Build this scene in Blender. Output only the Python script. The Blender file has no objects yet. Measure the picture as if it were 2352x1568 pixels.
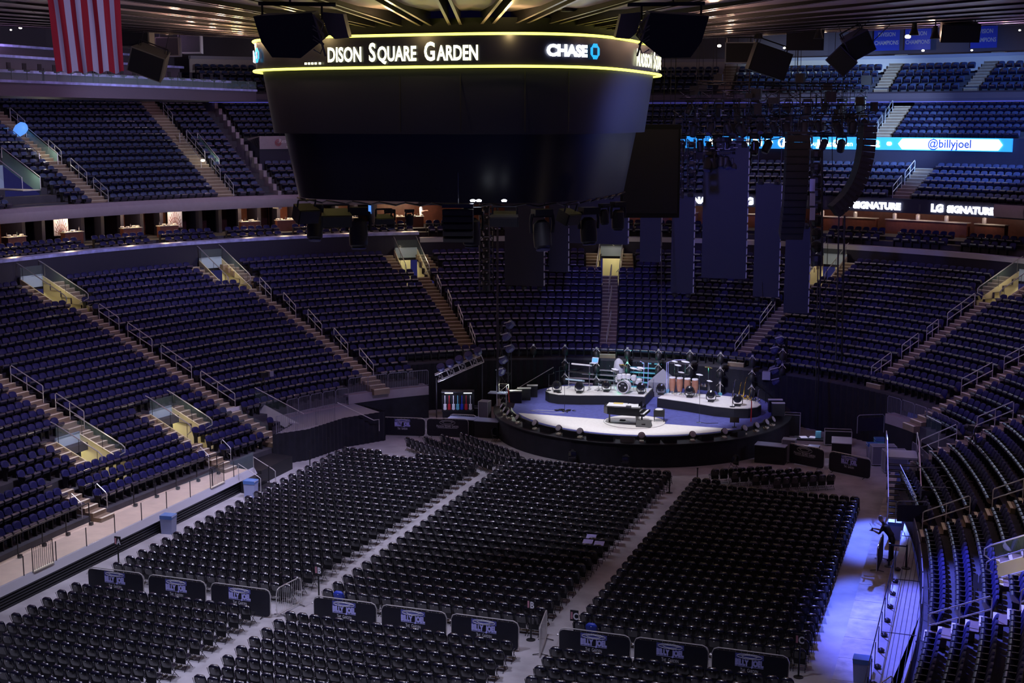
import bpy, math, random
import numpy as np
from mathutils import Matrix, Vector
random.seed(7)
C = bpy.context.scene.collection
PI = math.pi
sc = bpy.context.scene

# ---------------- camera ----------------
CAMZ, YAW, PITCH, FPX = 18.626, 0.3371, 0.1631, 3100.0
cd = bpy.data.cameras.new('camera'); cam = bpy.data.objects.new('camera', cd); C.objects.link(cam)
cam.location = (0, 0, CAMZ); cam.rotation_euler = (PI/2 - PITCH, 0, YAW)
cd.sensor_width = 36; cd.lens = FPX/2352*36; cd.clip_start = .5; cd.clip_end = 400
sc.camera = cam
sc.view_settings.view_transform = 'Standard'; sc.view_settings.look = 'None'
sc.view_settings.gamma = 1; sc.view_settings.use_curve_mapping = False
sc.view_settings.exposure = 0.0
try: sc.cycles.sample_clamp_indirect = 4; sc.cycles.max_bounces = 5; sc.cycles.caustics_reflective = False; sc.cycles.caustics_refractive = False
except Exception: pass

# ---------------- world ----------------
w = bpy.data.worlds.new('arena_air'); sc.world = w; w.use_nodes = True
w.node_tree.nodes['Background'].inputs[0].default_value = (.13, .13, .70, 1)
w.node_tree.nodes['Background'].inputs[1].default_value = .10

CYAW, SYAW, CP, SP = math.cos(YAW), math.sin(YAW), math.cos(PITCH), math.sin(PITCH)
def at(px, py, D):
    """point seen at a pixel of the photograph, D metres deep along the view"""
    u, v = (px-1176)/FPX*D, (784-py)/FPX*D
    fw = Vector((-SYAW*CP, CYAW*CP, -SP)); r = Vector((CYAW, SYAW, 0)); up = r.cross(fw)
    return Vector((0, 0, CAMZ)) + fw*D + r*u + up*v
def atz(px, py, z):
    p0 = Vector((0, 0, CAMZ)); d = at(px, py, 1.0) - p0
    return p0 + d*((z-CAMZ)/d.z)
def aty(px, py, Y):
    p0 = Vector((0, 0, CAMZ)); d = at(px, py, 1.0) - p0
    return p0 + d*(Y/d.y)

# ---------------- lights ----------------
def light(name, kind, loc, power, col, size=.3, target=None, spot=70, blend=.5):
    l = bpy.data.lights.new(name, kind); l.energy = power; l.color = col
    if kind == 'AREA': l.shape = 'DISK'; l.size = size
    else: l.shadow_soft_size = size
    if kind == 'SPOT': l.spot_size = math.radians(spot); l.spot_blend = blend
    o = bpy.data.objects.new(name, l); C.objects.link(o); o.location = loc
    if target is not None:
        o.rotation_euler = (Vector(target) - Vector(loc)).to_track_quat('-Z', 'Y').to_euler()
    return o
LAV = (.72, .71, 1.0); BLUE = (.10, .13, 1.0); WARM = (1.0, .68, .40); WHITE = (.86, .86, 1.0)
# house lights over the floor, from the ceiling ring
for i, (x, y, p) in enumerate([(-31, 36, .8), (-21, 34, .9), (-13, 37, .5), (-33, 50, .85), (-26, 57, 1.0), (-18, 55, .55)]):
    light('house_light', 'SPOT', (x, y, 21.9), 11500*p, LAV, .40, (x*.9-2, y+2, 0), 66, .8)
# stage wash
light('stage_light', 'SPOT', (-19, 62, 18.5), 17000, (.92, .90, 1.0), .3, (-19, 77.5, 1.5), 36, .35)
light('stage_light', 'SPOT', (-14, 84, 15.5), 2200, (.8, .85, 1.0), .3, (-19, 77, 1.5), 48, .5)
light('stage_light', 'SPOT', (-26, 84, 15.5), 2200, (.8, .85, 1.0), .3, (-20, 77, 1.5), 48, .5)
# blue spill on the right hand side
light('blue_light', 'SPOT', (-3.2, 88, 15.5), 170000, (.10, .16, 1.0), .3, (-4.15, 60.5, 0), 6.5, .6)
light('blue_light', 'SPOT', (-3.4, 88, 15.5), 170000, (.10, .16, 1.0), .3, (-4.15, 51.5, 0), 4.6, .6)
light('blue_light', 'SPOT', (-10, 60, 20), 90000, (.13, .15, 1.0), .3, (-.4, 48.5, .5), 26, .6)
light('blue_light', 'SPOT', (0, 66, 18.5), 2500, (.15, .2, 1.0), .2, (-12.8, 54, 18), 30, .6)
light('blue_light', 'SPOT', (4, 74, 21.3), 42000, (.16, .34, 1.0), .4, (-2, 106, 18), 30, .6)
light('blue_light', 'SPOT', (-18, 62, 17), 6000, (.16, .17, 1.0), .4, (-14, 97, 4), 62, .7)
light('blue_light', 'SPOT', (-10, 62, 19), 4500, (.30, .28, 1.0), .4, (3, 76, 5), 60, .7)
light('blue_light', 'SPOT', (-22, 60, 19), 5500, (.46, .40, .95), .4, (-46, 66, 4), 90, .7)
light('bowl_light', 'SPOT', (-30, 48, 20.5), 6500, (.72, .62, .95), .4, (-40, 55, 2), 60, .7)
light('white_light', 'SPOT', (1, 78, 21.5), 52000, (.42, .62, 1.0), .4, (-9, 107, 18.6), 26, .6)
light('white_light', 'SPOT', (-32, 66, 21.5), 7000, (.66, .64, 1.0), .4, (-57, 78, 15), 70, .7)

# ---------------- materials ----------------
def mat(name, col, rough=.6, metal=0, emit=None, es=1, spec=.5, noise=0, nscale=3, alpha=1, trans=0, bump=0, ior=None):
    m = bpy.data.materials.new(name); m.use_nodes = True
    nt = m.node_tree; b = nt.nodes['Principled BSDF']
    b.inputs['Base Color'].default_value = (*col, 1); b.inputs['Roughness'].default_value = rough
    b.inputs['Metallic'].default_value = metal; b.inputs['Specular IOR Level'].default_value = spec
    if ior: b.inputs['IOR'].default_value = ior
    if emit: b.inputs['Emission Color'].default_value = (*emit, 1); b.inputs['Emission Strength'].default_value = es
    if alpha < 1: b.inputs['Alpha'].default_value = alpha
    if trans: b.inputs['Transmission Weight'].default_value = trans
    if noise:
        tc = nt.nodes.new('ShaderNodeTexCoord'); n = nt.nodes.new('ShaderNodeTexNoise'); r = nt.nodes.new('ShaderNodeValToRGB')
        n.inputs['Scale'].default_value = nscale; n.inputs['Detail'].default_value = 6
        nt.links.new(tc.outputs['Object'], n.inputs['Vector']); nt.links.new(n.outputs['Fac'], r.inputs['Fac'])
        r.color_ramp.elements[0].position = .3; r.color_ramp.elements[1].position = .7
        r.color_ramp.elements[0].color = (*[c*(1-noise) for c in col], 1); r.color_ramp.elements[1].color = (*[min(1, c*(1+noise)) for c in col], 1)
        nt.links.new(r.outputs['Color'], b.inputs['Base Color'])
        if bump:
            bp = nt.nodes.new('ShaderNodeBump'); bp.inputs['Strength'].default_value = bump; bp.inputs['Distance'].default_value = .02
            nt.links.new(n.outputs['Fac'], bp.inputs['Height']); nt.links.new(bp.outputs['Normal'], b.inputs['Normal'])
    return m
M = {}
def mm(k, *a, **kw): M[k] = mat(k, *a, **kw)
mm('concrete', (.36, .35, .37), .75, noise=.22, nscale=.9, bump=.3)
mm('curb', (.42, .40, .38), .85, noise=.25, nscale=2.2, bump=.4)
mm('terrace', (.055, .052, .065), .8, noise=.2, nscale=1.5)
mm('deck', (.34, .33, .37), .35, noise=.12, nscale=2)
mm('tan', (.78, .62, .46), .6, noise=.08, nscale=2)
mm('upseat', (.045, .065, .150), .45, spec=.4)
mm('step', (.25, .185, .12), .7, noise=.1)
mm('nosing', (.92, .86, .64), .5)
mm('navy', (.012, .012, .080), .55, spec=.25)
mm('navy_seat', (.022, .024, .085), .45)
mm('seatshell', (.008, .008, .036), .24, spec=1.0, ior=2.1)
mm('black', (.010, .010, .013), .5)
mm('blackgloss', (.012, .012, .015), .12, spec=.8)
mm('chairplastic', (.006, .006, .015), .23, spec=.5, ior=1.9)
mm('chairframe', (.03, .03, .035), .35, .6)
mm('drape', (.010, .010, .018), .9, noise=.3, nscale=2)
mm('darkwall', (.013, .012, .034), .7)
mm('mauve', (.30, .25, .29), .6, noise=.05)
mm('fascia', (.085, .068, .095), .5)
mm('steel', (.74, .72, .70), .32, .55)
mm('darksteel', (.06, .06, .07), .35, .8)
mm('glass', (.45, .65, .65), .05, alpha=.10)
mm('greenglass', (.30, .52, .48), .12, alpha=.65)
mm('paleyellow', (.80, .74, .42), .6)
mm('paleblue', (.42, .56, .70), .4)
mm('white', (.80, .80, .82), .5)
mm('offwhite', (.66, .62, .55), .6)
mm('greyp', (.20, .20, .25), .5)
mm('lightgrey', (.45, .45, .50), .5)
mm('wood', (.17, .058, .040), .4, noise=.15, nscale=4)
mm('orangewood', (.55, .25, .10), .5)
mm('stagewood', (.86, .83, .80), .45, noise=.06, nscale=6)
mm('carpet', (.085, .095, .34), .95, noise=.18, nscale=5)
mm('bluebin', (.34, .40, .62), .5)
mm('binliner', (.10, .22, .55), .25)
mm('red', (.45, .02, .03), .7)
mm('redtape', (.8, .05, .04), .6)
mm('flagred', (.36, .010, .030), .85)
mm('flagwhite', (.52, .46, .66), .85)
mm('banner', (.008, .008, .016), .6, noise=.2)
mm('printblue', (.50, .50, .95), .5, emit=(.35, .35, .9), es=.0)
mm('printwhite', (.75, .75, .80), .5)
mm('emblemblue', (.10, .11, .38), .6)
mm('led_white', (1, 1, 1), .5, emit=(.95, .97, 1), es=3.2)
mm('led_bluewhite', (1, 1, 1), .5, emit=(.75, .80, 1), es=5.0)
mm('led_cyan', (.02, .4, .8), .5, emit=(.0, .42, .95), es=1.1)
mm('led_sky', (.05, .3, .7), .5, emit=(.02, .30, .86), es=1.0)
mm('led_yellow', (1, 1, .2), .5, emit=(.86, .84, .10), es=3.6)
mm('led_ytext', (1, 1, .5), .5, emit=(1, 1, .62), es=2.6)
mm('led_navy', (.02, .05, .3), .5, emit=(.01, .05, .40), es=1)
mm('led_ambient', (.15, .15, .45), .5, emit=(.10, .10, .62), es=.55)
mm('ledge_lit', (.35, .37, .75), .3, noise=.35, nscale=2)  # blue light along ledges and counters, put into a mottled base colour
mm('screen_off', (.007, .007, .018), .35)
mm('panel_navy', (.009, .010, .026), .6)
mm('sb_navy', (.017, .018, .036), .45)
mm('dead', (.004, .004, .006), .8)
mm('dot', (.85, .85, .9), .3)
mm('yellowpaper', (.75, .60, .15), .6)
mm('conga', (.36, .17, .11), .35, noise=.2)
mm('chrome', (.85, .85, .88), .12, 1)
mm('brass', (.80, .55, .15), .2, 1)
mm('skin', (.52, .30, .24), .6)
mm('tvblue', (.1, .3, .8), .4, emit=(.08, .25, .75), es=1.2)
mm('warmlamp', (1, .9, .7), .5, emit=(1, .88, .66), es=9)
mm('coollamp', (1, 1, 1), .5, emit=(.8, .85, 1), es=9)
mm('ceil', (.60, .47, .50), .35, noise=.06, nscale=.5)
mm('slot', (.012, .010, .014), .6)
mm('speaker', (.011, .011, .014), .5)
mm('speakergrey', (.16, .15, .14), .6)
mm('speakerblue', (.05, .05, .16), .5)  # speaker and lamp bodies with blue light put into the base colour
mm('bluechair', (.02, .05, .45), .4)
mm('cyan', (.15, .5, .6), .4)
mm('pinkish', (.55, .25, .30), .5)

# ---------------- mesh builder ----------------
class MB:
    def __init__(s): s.v = []; s.f = []; s.sm = False
    def add(s, vs, fs):
        n = len(s.v); s.v += [tuple(v) for v in vs]; s.f += [tuple(i+n for i in f) for f in fs]; return s
    def box(s, c, d, rz=0, M4=None):
        x, y, z = d[0]/2, d[1]/2, d[2]/2
        vs = [Vector((a, b, e)) for e in (-z, z) for a, b in ((-x, -y), (x, -y), (x, y), (-x, y))]
        R = Matrix.Rotation(rz, 3, 'Z')
        if M4 is not None: vs = [M4 @ v for v in vs]; vs = [v + Vector(c) for v in vs]
        else: vs = [R @ v + Vector(c) for v in vs]
        return s.add(vs, [(3, 2, 1, 0), (4, 5, 6, 7), (0, 1, 5, 4), (1, 2, 6, 5), (2, 3, 7, 6), (3, 0, 4, 7)])
    def tube(s, pts, r, n=6, cap=True, closed=False):
        pts = [Vector(p) for p in pts]; N = len(pts); rings = []
        rr = r if isinstance(r, (list, tuple)) else [r]*N
        prev = None
        for i, p in enumerate(pts):
            a = pts[i-1] if (i or closed) else p; b = pts[(i+1) % N] if (i < N-1 or closed) else p
            t = (b-a).normalized() if (b-a).length > 1e-9 else Vector((0, 0, 1))
            if prev is None: up = Vector((0, 0, 1)) if abs(t.z) < .9 else Vector((1, 0, 0))
            else: up = prev
            x = t.cross(up)
            if x.length < 1e-6: x = t.cross(Vector((0, 1, 0)))
            x.normalize(); y = x.cross(t).normalized(); prev = y
            rings.append([p + (x*math.cos(2*PI*k/n) + y*math.sin(2*PI*k/n))*rr[i] for k in range(n)])
        b0 = len(s.v)
        for rg in rings: s.v += [tuple(v) for v in rg]
        L = N if closed else N-1
        for i in range(L):
            j = (i+1) % N
            for k in range(n):
                s.f.append((b0+i*n+k, b0+i*n+(k+1) % n, b0+j*n+(k+1) % n, b0+j*n+k))
        if cap and not closed:
            s.f.append(tuple(b0+k for k in range(n-1, -1, -1))); s.f.append(tuple(b0+(N-1)*n+k for k in range(n)))
        return s
    def lathe(s, prof, c=(0, 0, 0), n=16, M3=None):
        b0 = len(s.v); c = Vector(c)
        for r, z in prof:
            for k in range(n):
                v = Vector((r*math.cos(2*PI*k/n), r*math.sin(2*PI*k/n), z))
                if M3 is not None: v = M3 @ v
                s.v.append(tuple(v+c))
        for i in range(len(prof)-1):
            for k in range(n): s.f.append((b0+i*n+k, b0+i*n+(k+1) % n, b0+(i+1)*n+(k+1) % n, b0+(i+1)*n+k))
        s.f.append(tuple(b0+k for k in range(n-1, -1, -1))); s.f.append(tuple(b0+(len(prof)-1)*n+k for k in range(n)))
        return s
    def cyl(s, c, r, h, n=16, M3=None): return s.lathe([(r, 0), (r, h)], c, n, M3)
    def prism(s, poly, z0, z1):
        n = len(poly); a = sum(poly[i][0]*poly[(i+1) % n][1]-poly[(i+1) % n][0]*poly[i][1] for i in range(n))
        if a < 0: poly = poly[::-1]
        vs = [(x, y, z0) for x, y in poly]+[(x, y, z1) for x, y in poly]
        return s.add(vs, [tuple(range(n-1, -1, -1)), tuple(range(n, 2*n))]+[(i, (i+1) % n, n+(i+1) % n, n+i) for i in range(n)])
    def plate(s, poly, c, ux, uy, t):
        """2D outline extruded by t along ux x uy, centred"""
        ux, uy, c = Vector(ux), Vector(uy), Vector(c); nz = ux.cross(uy).normalized()*(t/2)
        n = len(poly); a = sum(poly[i][0]*poly[(i+1) % n][1]-poly[(i+1) % n][0]*poly[i][1] for i in range(n))
        if a < 0: poly = poly[::-1]
        vs = [c+ux*x+uy*y-nz for x, y in poly]+[c+ux*x+uy*y+nz for x, y in poly]
        return s.add(vs, [tuple(range(n-1, -1, -1)), tuple(range(n, 2*n))]+[(i, (i+1) % n, n+(i+1) % n, n+i) for i in range(n)])
    def mesh(s, name, m=None):
        me = bpy.data.meshes.new(name); me.from_pydata(s.v, [], s.f); me.update()
        if m is not None: me.materials.append(M[m] if isinstance(m, str) else m)
        if s.sm:
            me.polygons.foreach_set('use_smooth', [True]*len(me.polygons))
            try: me.set_sharp_from_angle(angle=math.radians(38))
            except Exception: pass
        return me
def rrect(w, h, r, n=4, bot=True):
    P = []
    for cx, cy, a in ((w/2-r, h-r, 0), (-w/2+r, h-r, 90), (-w/2+(r if bot else 0), (r if bot else 0), 180), (w/2-(r if bot else 0), (r if bot else 0), 270)):
        if a >= 180 and not bot: P.append((cx, cy)); continue
        for k in range(n+1):
            t = math.radians(a+90*k/n); P.append((cx+r*math.cos(t), cy+r*math.sin(t)))
    return P
def link(name, me, parent=None):
    o = bpy.data.objects.new(name, me); C.objects.link(o)
    if parent: o.parent = parent
    return o
def O(name, mb, m, parent=None, smooth=False):
    mb.sm = smooth or mb.sm
    return link(name, mb.mesh(name, m), parent)
def tag(o, label, cat, group=None, kind=None):
    o['label'] = label; o['category'] = cat
    if group: o['group'] = group
    if kind: o['kind'] = kind
    return o
def thing(name, label, cat, loc=(0, 0, 0), rz=0, group=None, rot=None):
    o = bpy.data.objects.new(name, None); C.objects.link(o); o.location = loc
    o.rotation_euler = rot if rot is not None else (0, 0, rz); o.empty_display_size = .1
    return tag(o, label, cat, group)
def struct(name, mb, m, smooth=False, parent=None):
    o = O(name, mb, m, parent, smooth)
    if parent is None: o['kind'] = 'structure'
    return o
def dup(root, loc, rz, label=None, group=None, scale=None):
    r = root.copy(); C.objects.link(r); r.location = loc; r.rotation_euler = (0, 0, rz) if not isinstance(rz, tuple) else rz
    if scale: r.scale = scale
    if label: r['label'] = label
    if group: r['group'] = group
    for ch in root.children:
        c = ch.copy(); C.objects.link(c); c.parent = r
        for g in ch.children:
            d = g.copy(); C.objects.link(d); d.parent = c
    return r
def stuff(name, groups, label, cat, mats=None):
    """groups: list of (bases, xf); bases: list of (MB, material); xf: list of (x,y,z,rot)"""
    V = []; F = []; MI = []; off = 0; mats = []
    for bases, xf in groups:
     X = np.array(xf); n = len(X); cs, sn = np.cos(X[:, 3]), np.sin(X[:, 3])
     for b, m in bases:
        if m not in mats: mats.append(m)
        mi = mats.index(m)
        bv = np.array(b.v)
        x = bv[None, :, 0]*cs[:, None]-bv[None, :, 1]*sn[:, None]+X[:, 0:1]; y = bv[None, :, 0]*sn[:, None]+bv[None, :, 1]*cs[:, None]+X[:, 1:2]
        z = bv[None, :, 2]+X[:, 2:3]
        V.append(np.stack([x, y, z], 2).reshape(-1, 3)); k = len(bv)
        for i in range(n):
            o_ = off+i*k
            for f in b.f: F.append(tuple(a+o_ for a in f))
        MI += [mi]*(n*len(b.f)); off += n*k
    me = bpy.data.meshes.new(name); me.from_pydata(np.concatenate(V).tolist(), [], F); me.update()
    for m in mats: me.materials.append(M[m])
    me.polygons.foreach_set('material_index', MI)
    sm_ = {i for i, m in enumerate(mats) if m in ('chairplastic', 'seatshell')}
    me.polygons.foreach_set('use_smooth', [i in sm_ for i in MI])
    try: me.set_sharp_from_angle(angle=math.radians(50))
    except Exception: pass
    return tag(link(name, me), label, cat, kind='stuff')

# ---------------- lettering ----------------
_tc = {}
def glyphs(txt, size=1.0, xs=1.0, bold=.0, res=3):
    """flat lettering: list of verts (x right, y up, centred), faces, width"""
    key = (txt, size, xs, bold)
    if key in _tc: return _tc[key]
    cu = bpy.data.curves.new('t', 'FONT'); cu.body = txt; cu.size = size; cu.align_x = 'LEFT'; cu.resolution_u = res; cu.offset = bold
    ob = bpy.data.objects.new('t', cu); C.objects.link(ob)
    bpy.context.view_layer.update()
    dg = bpy.context.evaluated_depsgraph_get(); me = ob.evaluated_get(dg).to_mesh()
    vs = [(v.co.x*xs, v.co.y) for v in me.vertices]; fs = [tuple(p.vertices) for p in me.polygons]
    ob.evaluated_get(dg).to_mesh_clear(); bpy.data.objects.remove(ob); bpy.data.curves.remove(cu)
    x0 = min(v[0] for v in vs); x1 = max(v[0] for v in vs)
    _tc[key] = ([(v[0]-x0, v[1]) for v in vs], fs, x1-x0)
    return _tc[key]
def words(mb, parts, fn):
    """parts: list of (text,size,xs,bold,gap,dy); fn maps (x,y)->3D. returns width"""
    x = 0
    tot = sum(glyphs(*p[:4])[2]+p[4] for p in parts)
    for p in parts:
        vs, fs, wd = glyphs(*p[:4]); dy = p[5] if len(p) > 5 else 0
        mb.add([fn(x+v[0]-tot/2, v[1]+dy) for v in vs], fs); x += wd+p[4]
    return tot
def flat(c, ux, uy=(0, 0, 1)):
    c, ux, uy = Vector(c), Vector(ux).normalized(), Vector(uy)
    return lambda x, y: c+ux*x+uy*y

# ================= plan of the bowl: offset curves round the floor =================
CX, RE, YE, YS, RS = -19.4, 34.4, 62.9, 47.0, 110.0
CS = math.sqrt((RS-RE)**2-(YE-YS)**2); LIM = math.degrees(math.asin((YE-YS)/(RS-RE)))
def crv(th, off):
    th = (th+90) % 360-90; t = math.radians(th); n = (math.cos(t), math.sin(t))
    if LIM <= th <= 180-LIM: c, R = (CX, YE), RE
    elif th > 90: c, R = (CX+CS, YS), RS
    else: c, R = (CX-CS, YS), RS
    return c[0]+n[0]*(R+off), c[1]+n[1]*(R+off)
def rad(th, off):
    th = (th+90) % 360-90
    return (RE if LIM <= th <= 180-LIM else RS)+off
def frot(th):      # turns local +y to face the floor
    t = math.radians(th); return math.atan2(math.cos(t), -math.sin(t))
def thstep(th, off, ds): return math.degrees(ds/rad(th, off))
def arc(t0, t1, off, ds):
    out = [t0]; t = t0
    while True:
        t += thstep(t+.01, off, ds)
        if t >= t1-.02: break
        out.append(t)
    return out+[t1]
def ring(mb, t0, t1, prof, ds=1.5, cap=True):
    """sweep profile [(off,z)...] along the bowl curve"""
    ts = arc(t0, t1, 5, ds); b0 = len(mb.v); k = len(prof)
    for t in ts:
        for o_, z in prof:
            x, y = crv(t, o_); mb.v.append((x, y, z))
    for i in range(len(ts)-1):
        for j in range(k-1):
            a = b0+i*k+j; mb.f.append((a, a+1, a+k+1, a+k))
    if cap and k > 2:
        mb.f.append(tuple(b0+j for j in range(k))); e = b0+(len(ts)-1)*k; mb.f.append(tuple(e+j for j in range(k-1, -1, -1)))
    return mb
def closed(prof): return prof+[prof[0]]
def lz(off): return 8.45+.42*off          # lower bowl tread height
def uz(off): return 11.95+.5*off          # upper bowl tread height
TR = .875
LROWS = [(-17.85+TR*k) for k in range(22)]

# ---------------- floor ----------------
struct('floor', MB().add([(-75, 5, 0), (-4.05, 5, 0), (-4.05, 130, 0), (-75, 130, 0)], [(0, 1, 2, 3)]), 'concrete')
cb = MB()
for i in range(26):                       # cast concrete kerb in slabs along the right of the floor
    y0 = 22+i*2.0
    xa = -2.75 if y0 < 60 else -2.75-(y0-60)*.09
    cb.box(((-4.04+xa)/2, y0+.99, .05), (abs(xa+4.04), 1.975, .1))
struct('trim_1', cb, 'curb')
dk = MB(); dk.prism([(-2.75, 22), (-2.75, 62)]+[crv(t, -18.15) for t in (8, 4, 2, 0, -3, -8, -12)], .0, .45)
struct('walkway', dk, 'deck')
pk = MB()
for i in range(9):
    pk.box((-2.45+i*.17, 42, .456), (.018, 39.5, .012))
for y in range(24, 62, 6): pk.box((-2.0, y, .458), (1.5, .05, .012))
O('plank_seams', pk, 'slot', bpy.data.objects['walkway'])

# ---------------- lower bowl terraces ----------------
def aisle_at(k, off):
    """aisle centres (th, halfwidth) crossing row k; voms widen the gap"""
    A = []
    top = off > -2.9
    for t0, s in ((126.6, .30), (101.4, .16), (74.2, -.22), (150.8, .52), (169.4, .0), (51.2, .02)):
        if t0 < 60 or t0 > 120 or True:
            if t0 in (150.8,) and off < -15.9: continue
            if t0 in (126.6, 101.4, 74.2, 51.2) and off < -12.6: continue
            A.append((t0+s*off, 1.85 if top else .60))
    if off > -13.2: A.append((175.2, .68))
    if -16.0 < off < -13.1: A += [(175.9, 1.75), (171.8, 1.75), (180.2, 1.75), (2.4, 1.75)]
    if off < -16.0: A += [(178.3, .55), (172.4, .55)]
    if off > -14.9: A.append((34.5, .68))
    A += [(20.0, .68), (7.0, .68), (359.5, .68)]
    if off < -11.7 and off > -16: pass
    return A
VOMS = [(126.6-.3, -2.85, 1.0, 'fourth'), (101.4-.16, -2.85, 1.0, 'c'), (74.4, -2.85, 1.0, 'r'), (150.3, -2.85, 1.0, 'l3'), (169.4, -2.85, 1.0, 'l2'), (51.1, -2.85, 1.0, 'r2'),
        (175.9, -15.95, -13.2, 'a'), (171.8, -15.95, -13.2, 'b'), (2.4, -15.95, -13.2, 'e')]
def in_vom(th, off):
    for vt, a, b, _ in VOMS:
        if a-.05 < off < b+.05 and abs(((th-vt+180) % 360)-180)*PI/180*rad(vt % 360, off) < .86: return True
    return False
def low_limit(th):       # where the lowest row starts round the bowl
    th = th % 360
    if th > 340 or th < 14: return -17.95
    if th < 22: return -16.2
    if th < 33: return -14.4
    if th < 45: return -13.4
    if th < 134: return -12.7
    if th < 150.5: return -14.45
    if th < 168.0: return -15.35
    return -17.95
T0, T1 = -14, 192
tm = MB(); tpts = arc(T0, T1, -8, .42)
for k, off in enumerate(LROWS):
    z = lz(off)
    for i in range(len(tpts)-1):
        a, b = tpts[i], tpts[i+1]; m_ = (a+b)/2
        if off < low_limit(m_)-.05 or in_vom(m_, off+.4): continue
        o0, o1 = off-.18, off-.18+TR
        P0, P1, P2, P3 = crv(a, o0), crv(b, o0), crv(b, o1), crv(a, o1)
        zb = z-.3675 if off-TR >= low_limit(m_)-.05 else z-.8
        tm.add([(*P0, z), (*P1, z), (*P2, z), (*P3, z), (*P0, zb), (*P1, zb)], [(1, 0, 3, 2), (0, 1, 5, 4)])
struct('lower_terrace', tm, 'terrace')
struct('wall_lower_back', ring(MB(), -14, 192, [(1.35, 8.3), (1.35, 9.85), (1.5, 9.9), (2.6, 9.9)]), 'darkwall')

# ---------------- arena seat ----------------
def seat_parts():
    back = MB(); pr = [(-.235, 0), (-.235, .36), (-.19, .44), (-.10, .475), (.10, .475), (.19, .44), (.235, .36), (.235, 0)]
    # leaning padded back: local x width, y forward, z up
    def bp(x, z, t): return (x, -.13-.16*z/.48+t, .40+z*.98)
    n = len(pr); vs = [bp(x, z, -.03) for x, z in pr]+[bp(x, z, .035) for x, z in pr]+[bp(x*.72, .06+z*.8, .065) for x, z in pr]
    back.add(vs, [tuple(range(n))]+[(i, n+i, n+(i+1) % n, (i+1) % n) for i in range(n)]+[(n+i, 2*n+i, 2*n+(i+1) % n, n+(i+1) % n) for i in range(n)]+[tuple(2*n+i for i in range(n-1, -1, -1))])
    seat = MB()   # tipped up pan with a rounded lip
    seat.sm = True
    pts = [(-.10, .36), (.10, .40), (.19, .48), (.225, .56), (.231, .595), (.222, .618), (.196, .645), (.160, .664), (.12, .668), (.09, .64), (-.08, .44)]
    for sgn in (0,):
        L = [(-.215, y, z) for y, z in pts]; R_ = [(.215, y, z) for y, z in pts]
        m = len(pts); seat.add(L+R_, [tuple(range(m)), tuple(range(2*m-1, m-1, -1))]+[(i, m+i, m+(i+1) % m, (i+1) % m) for i in range(m)])
    arm = MB()
    arm.box((.255, .0, .30), (.035, .24, .6)); arm.box((.255, .06, .615), (.055, .36, .04))
    return back, seat, arm
SB, SS, SA = seat_parts()
seats = []        # (x,y,z,rot,th,off,level)
def row_seats(off, z, ranges, level, pitch=.53, skip=None):
    for t0, t1 in ranges:
        kn = [t0]+[k_ for k_ in (LIM, 180-LIM) if t0 < k_ < t1]+[t1]
        ls = [(b-a)*PI/180*rad((a+b)/2, off) for a, b in zip(kn, kn[1:])]; wd = sum(ls); n = int(wd/pitch)
        if n < 1: continue
        for i in range(n):
            q_ = (i+.5)*wd/n; j_ = 0
            while j_ < len(ls)-1 and q_ > ls[j_]: q_ -= ls[j_]; j_ += 1
            t = kn[j_]+(kn[j_+1]-kn[j_])*q_/ls[j_]
            if skip and skip(t): continue
            x, y = crv(t, off+.22); seats.append((x, y, z, frot(t), t, off, level))
def split(t0, t1, cuts, off):
    """cuts (th, halfwidth m)"""
    L = []
    for c, h in sorted(((c-360 if c > 300 else c), h) for c, h in cuts):
        d = math.degrees(h/rad(c % 360, off)); L.append((c-d, c+d))
    R_ = []; a = t0
    for u, v in sorted(L):
        if u > a: R_.append((a, min(u, t1)))
        a = max(a, v)
    if a < t1: R_.append((a, t1))
    return R_
for k, off in enumerate(LROWS[:21]):
    th_lo, th_hi = -12, 190
    segs = split(th_lo, th_hi, aisle_at(k, off), off)
    out = []
    for a, b in segs:      # clip to where rows exist
        ts = arc(a, b, off, .5); run = None
        for t in ts:
            ok = off >= low_limit(t)-.01
            if ok and run is None: run = t
            if not ok and run is not None: out.append((run, t)); run = None
        if run is not None: out.append((run, b))
    row_seats(off, lz(off), out, 'low')

# ---------------- stairs ----------------
def stairs(thf, o0, o1, zf, width, label, n_per=2):
    t = thing('aisle_stairs', label, 'stairs')
    st = MB(); ns = MB(); off = o0; d = TR/n_per
    while off < o1-.01:
        th = thf(off+d/2); rz = frot(th); z = zf(off+d*.5)+.16
        x, y = crv(th, off+d/2)
        st.box((x, y, z-.17), (width, d+.02, .34), rz)
        x2, y2 = crv(th, off+.04); ns.box((x2, y2, z+.002), (width-.04, .13, .02), rz)
        off += d
    O('treads', st, 'step', t); O('nosing_strips', ns, 'nosing', t)
    return t
def lin(t0, s): return lambda o_: t0+s*o_
lzc = lambda o_: lz(o_)
NM = {126.6: 'left of the screens', 101.4: 'straight behind the stage', 74.2: 'right of the hanging screens', 150.8: 'ending at the railed platform', 169.4: 'ending above the black draped platform', 51.2: 'in the far right end'}
AIS = [(126.6, .30, -12.6, -2.9), (101.4, .16, -12.6, -2.9), (74.2, -.22, -12.6, -2.9), (150.8, .52, -15.4, -2.9), (169.4, 0, -17.9, -2.9), (51.2, .02, -12.6, -2.9)]
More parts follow.
